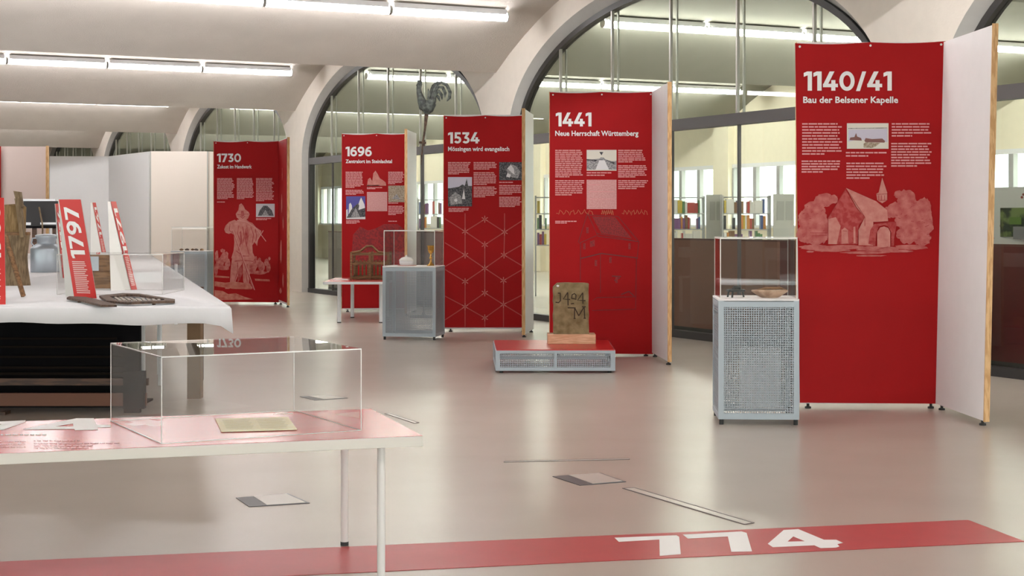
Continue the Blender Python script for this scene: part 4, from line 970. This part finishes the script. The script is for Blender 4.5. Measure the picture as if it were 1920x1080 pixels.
# black board stand
bd = 19.0
o = thing('display_stand', 'black board stand behind the milk can on the clothed table', 'stand', (P(80, 0, bd).x, bd, CT))
def bb(x0, y0, x1, y1, nm, mt, dy=0, th=.03): a, b = P(x0, y1, bd), P(x1, y0, bd); MB().box((a.x, bd+dy, max(a.z, CT)), (b.x, bd+dy+th, b.z)).build(nm, mt, o)
bb(44, 377, 108, 424, 'black_board', mat('stand_black', (.02, .016, .018), .5)); bb(40, 373, 104, 377, 'top_edge', white2_m, -.005, .04); bb(42, 424, 108, 428, 'rail', black_m, -.01, .05)
bb(60, 428, 68, 489, 'leg', brown_m); bb(98, 428, 104, 489, 'leg', brown_m); bb(48, 417, 58, 422, 'label_card', white2_m, -.01, .008); bb(76, 417, 106, 421, 'label_card', white2_m, -.01, .008)
q = MB().tube([P(73, 388, bd-.06), P(79, 418, bd-.06)], .010, 8)
q.tube([P(79, 418, bd-.06), P(80, 432, bd-.06), Vector((P(80, 0, bd).x, bd-.06, CT))], .010, 8)
tag(q.build('wooden_rod', old_m), 'thin brown rod standing in front of the black board stand', 'rod')
# old iron pieces lying at the table front
o = thing('iron_plate', 'dark rusty iron pan lying under the foot of the 1797 sign', 'iron pan', G(170, 566, CT))
z1 = CT+.02
m = MB(); m.prism([G(125, 559, z1), G(150, 563, z1), G(190, 573, z1), G(219, 573, z1), G(217, 571, z1), G(180, 562, z1), G(160, 557.5, z1), G(130, 556.5, z1)], z1-.008, z1+.004); m.build('plate', rust_m, o)
for x, y in ((149, 567), (200, 574), (170, 562)): q = G(x, y, CT); MB().lathe([(.012, 0), (.008, .012)], q, 8).build('foot', rust_m, o)
o = thing('iron_grate', 'flat rusty iron grate lying on the front edge of the clothed table', 'iron grate', G(260, 562, CT)); z1 = CT+.02
m = MB(); OUT = [G(186, 555, z1), G(230, 550.5, z1), G(262, 551.5, z1), G(328, 562, z1), G(328, 565, z1), G(292, 566, z1), G(240, 568, z1), G(200, 565, z1)]
cc = sum(OUT, Vector())/8
INN = [v+(cc-v)*.28 for v in OUT]
for i in range(8): m.prism([OUT[i], OUT[(i+1) % 8], INN[(i+1) % 8], INN[i]], z1-.010, z1+.004)
m.build('rim', rust_m, o)
m = MB()
for k in range(9):
    u = .1+.1*k; a_ = INN[0]*(1-u)+INN[3]*u; b_ = INN[7]*(1-u)+INN[4]*u; m.obox(a_, b_, .008, z1-.006, z1+.002)
m.build('bars', mix_mat('worn_iron', (.16, .12, .09), (.42, .38, .33), 40, rough=.6), o)
for v in (OUT[0], OUT[3], OUT[5], OUT[7]): q = v+(cc-v)*.1; MB().lathe([(.010, 0), (.010, .012)], (q.x, q.y, CT), 8).build('foot', rust_m, o)

# ------------------------------------------------------------------ library behind the glass
def low_partition(label, s0, s1, t, h, mt):
    o = thing('low_partition', label, 'low partition', WP((s0+s1)/2, t, 0)); MB().obox(WP(s0, t), WP(s1, t), .025, .06, h-.02).build('panel', mt, o)
    MB().obox(WP(s0, t), WP(s1, t), .03, h-.02, h).build('top_rail', mat('rail_brown', (.12, .04, .035), .5), o); MB().obox(WP(s0, t), WP(s1, t), .027, 0, .06).build('plinth', dark_m, o)
low_partition('dark red low partition behind the glass beside the 1534 banner', sL(0)-.35, sL(0)-2.9, .55, 1.09, part2_m)
low_partition('brown low partition behind the glass between the 1441 and 1140/41 banners', sL(0)-3.0, sL(0)-5.05, .55, 1.09, part_m)
low_partition('dark red low partition behind the glass seen through the nearest vitrine', sL(0)-5.1, sL(0)-7.4, .55, 1.09, part2_m)
low_partition('dark red low partition behind the glass at the right frame edge', sL(1)+1.3, sL(1)-3.5, .55, 1.09, part2_m)
low_partition('grey low partition behind the glass left of the 1696 banner', sL(-1)+.65, sL(-1)-3.2, .6, 1.1, mat('grey_fabric', (.33, .29, .29), .9))
low_partition('mauve low partition behind the glass beside the gold chalice case', sL(-1)-3.28, sL(-1)-7.3, .6, 1.12, mat('mauve_fabric', (.27, .20, .22), .9))
# pinboard
o = thing('pinboard', 'white pinboard with small colourful dots and a picture behind the glass at right', 'pinboard', WP(sL(1)-1.5, 1.6, 0))
MB().obox(WP(sL(1)+2.2, 1.6), WP(sL(1)-3.6, 1.6), .02, .12, 1.62).build('board', white2_m, o)
for s_ in (sL(1)+2.1, sL(1)-3.5): MB().obox(WP(s_, 1.6), WP(s_-.05, 1.6), .03, 0, .12).build('leg', alu_m, o)
m = MB(); rr = random.Random(4); cols = [mat('dot_a', (.05, .05, .07), .5), mat('dot_b', (.3, .05, .04), .5), mat('dot_c', (.06, .12, .3), .5)]
for k in range(110):
    s_ = sL(1)+2.1-5.6*rr.random(); z = 1.1+.48*rr.random(); m.tube([WP(s_, 1.58, z), WP(s_, 1.572, z)], .013, 6, mi=k % 3)
m.build('pin', cols, o); 
bpy.data.objects[-1 if False else o.children[-1].name]['kind'] = 'stuff'
# picture: px 1875-1925, 388-445 on plane of board
def onwall(x, t, z):
    # plan intersection of the column x with the plane offset t
    r = (x-960)/F; Y = (21.54+2.254*t)/(1+2.02*r); return Vector((r*Y, Y, z))
ya = onwall(1876, 1.57, 0); yb_ = onwall(1950, 1.57, 0)
m = MB(); m.obox(ya, yb_, .004, 1.14, 1.42); pic = m.build('picture', mix_mat('garden_picture', (.03, .05, .03), (.22, .30, .10), 9), o)
m = MB(); yc = onwall(1893, 1.565, 0); yd = onwall(1915, 1.565, 0); m.obox(yc, yd, .003, 1.26, 1.33); m.build('green_patch', mat('leaf_green', (.14, .26, .05), .6), pic)
m = MB(); m.obox(onwall(1900, 1.56, 0), onwall(1950, 1.56, 0), .003, 1.12, 1.24); m.build('grey_patch', mat('patch_grey', (.3, .3, .33), .6), pic)

# bookcases
bookcols = [('red', (.45, .06, .05)), ('white', (.72, .70, .66)), ('black', (.03, .03, .035)), ('yellow', (.60, .45, .08)), ('brown', (.22, .12, .06)), ('blue', (.08, .12, .30)), ('purple', (.20, .09, .22)), ('green', (.10, .22, .10)), ('orange', (.60, .25, .07))]
protos = {}
def book(label, group, col, loc, w, h, dp, tilt=0):
    if col not in protos:
        t = thing('book', label, 'book', loc)
        cm = mat('book_'+bookcols[col][0], bookcols[col][1], .5)
        MB().add([], []).box((0, 0, 0), (.08, 1, 1)).box((.92, 0, 0), (1, 1, 1)).box((.08, 0, 0), (.92, .06, 1)).build('cover', cm, t, True)
        MB().box((.08, .06, .03), (.92, .95, .97)).build('pages', paper_m, t, True)
        protos[col] = t; c_ = t
    else:
        c_ = copy_tree(protos[col]); c_['label'] = label; c_.location = loc
    c_['group'] = group; c_.scale = (w, dp, h); return c_
rb2 = random.Random(11)
def bookcase(name, label, d, xa, xb, ztop, nrow, zrow, endpx=None, where='', faces=True):
    X0, X1 = (xa-960)*d/F, (xb-960)*d/F
    o = thing('bookcase', label, 'bookcase', ((X0+X1)/2, d, 0))
    zs = [ztop-.03-zrow*(k+1) for k in range(nrow)]
    m = MB(); m.box((X0, d, .0), (X0+.025, d+.28, ztop)); m.box((X1-.025, d, 0), (X1, d+.28, ztop)); m.build('upright', greybook, o)
    for z in [ztop-.02]+zs: MB().box((X0+.025, d, z-.018), (X1-.025, d+.28, z)).build('shelf', greybook, o)
    if endpx:
        e0, e1_ = (endpx[0]-960)*d/F, (endpx[1]-960)*d/F
        ep = MB().box((e0, d-.16, 0), (e1_, d-.13, ztop+.02)).build('end_panel', mat('end_panel_grey', (.46, .455, .43), .5), o)
        m = MB(); wdt = e1_-e0
        for k in (0, 1): m.box((e0+.06+k*wdt*.42, d-.168, ztop-.42), (e0+.06+k*wdt*.42+wdt*.34, d-.16, ztop-.10))
        m.build('placard', mat('placard_grey', (.36, .36, .34), .5), ep)
    for r, z in enumerate(zs):
        x = X0+.04; k = 0
        while x < X1-.10:
            if rb2.random() < .10: x += .05+.07*rb2.random(); continue
            cx = rb2.randrange(len(bookcols)); w = .022+.026*rb2.random(); h = zrow*(.66+.24*rb2.random())
            if faces and rb2.random() < .12: w = .13; cx = rb2.choice((1, 1, 0, 6, 4))
            if x+w > X1-.03: break
            w2 = ['first', 'second', 'third', 'fourth', 'fifth', 'sixth', 'seventh', 'eighth', 'ninth', 'tenth', 'eleventh', 'twelfth', 'thirteenth', 'fourteenth', 'fifteenth', 'sixteenth', 'seventeenth', 'eighteenth', 'nineteenth', 'twentieth'][min(k, 19)]
            rn = ['top', 'second', 'third', 'fourth'][r]
            wide = 'wide face-out' if w > .1 else 'upright'
            book('%s %s book, %s on %s shelf of %s' % (bookcols[cx][0], wide.split()[-1], w2, rn, where), 'books in the %s' % where, cx, (x, d+.03, z+.001), w, h, .16)
            x += w+.004; k += 1
    return o
bookcase('bookcase', 'grey library bookcase behind the glass just right of the 1441 panel', 27.6, 1235, 1322, 1.72, 4, .27, (1322, 1352), 'bookcase right of the 1441 panel')
bookcase('bookcase', 'grey library bookcase behind the glass left of the 1140/41 banner', 27.0, 1354, 1446, 1.72, 4, .27, (1447, 1486), 'bookcase left of the 1140/41 banner')
bookcase('bookcase', 'grey library bookcase in the gap beside the 1534 panel', 27.4, 1003, 1034, 1.72, 3, .27, None, 'bookcase beside the 1534 panel', False)
bookcase('bookcase', 'grey library bookcase behind the weathercock pole', 33.0, 782, 834, 1.75, 3, .29, None, 'bookcase behind the weathercock')
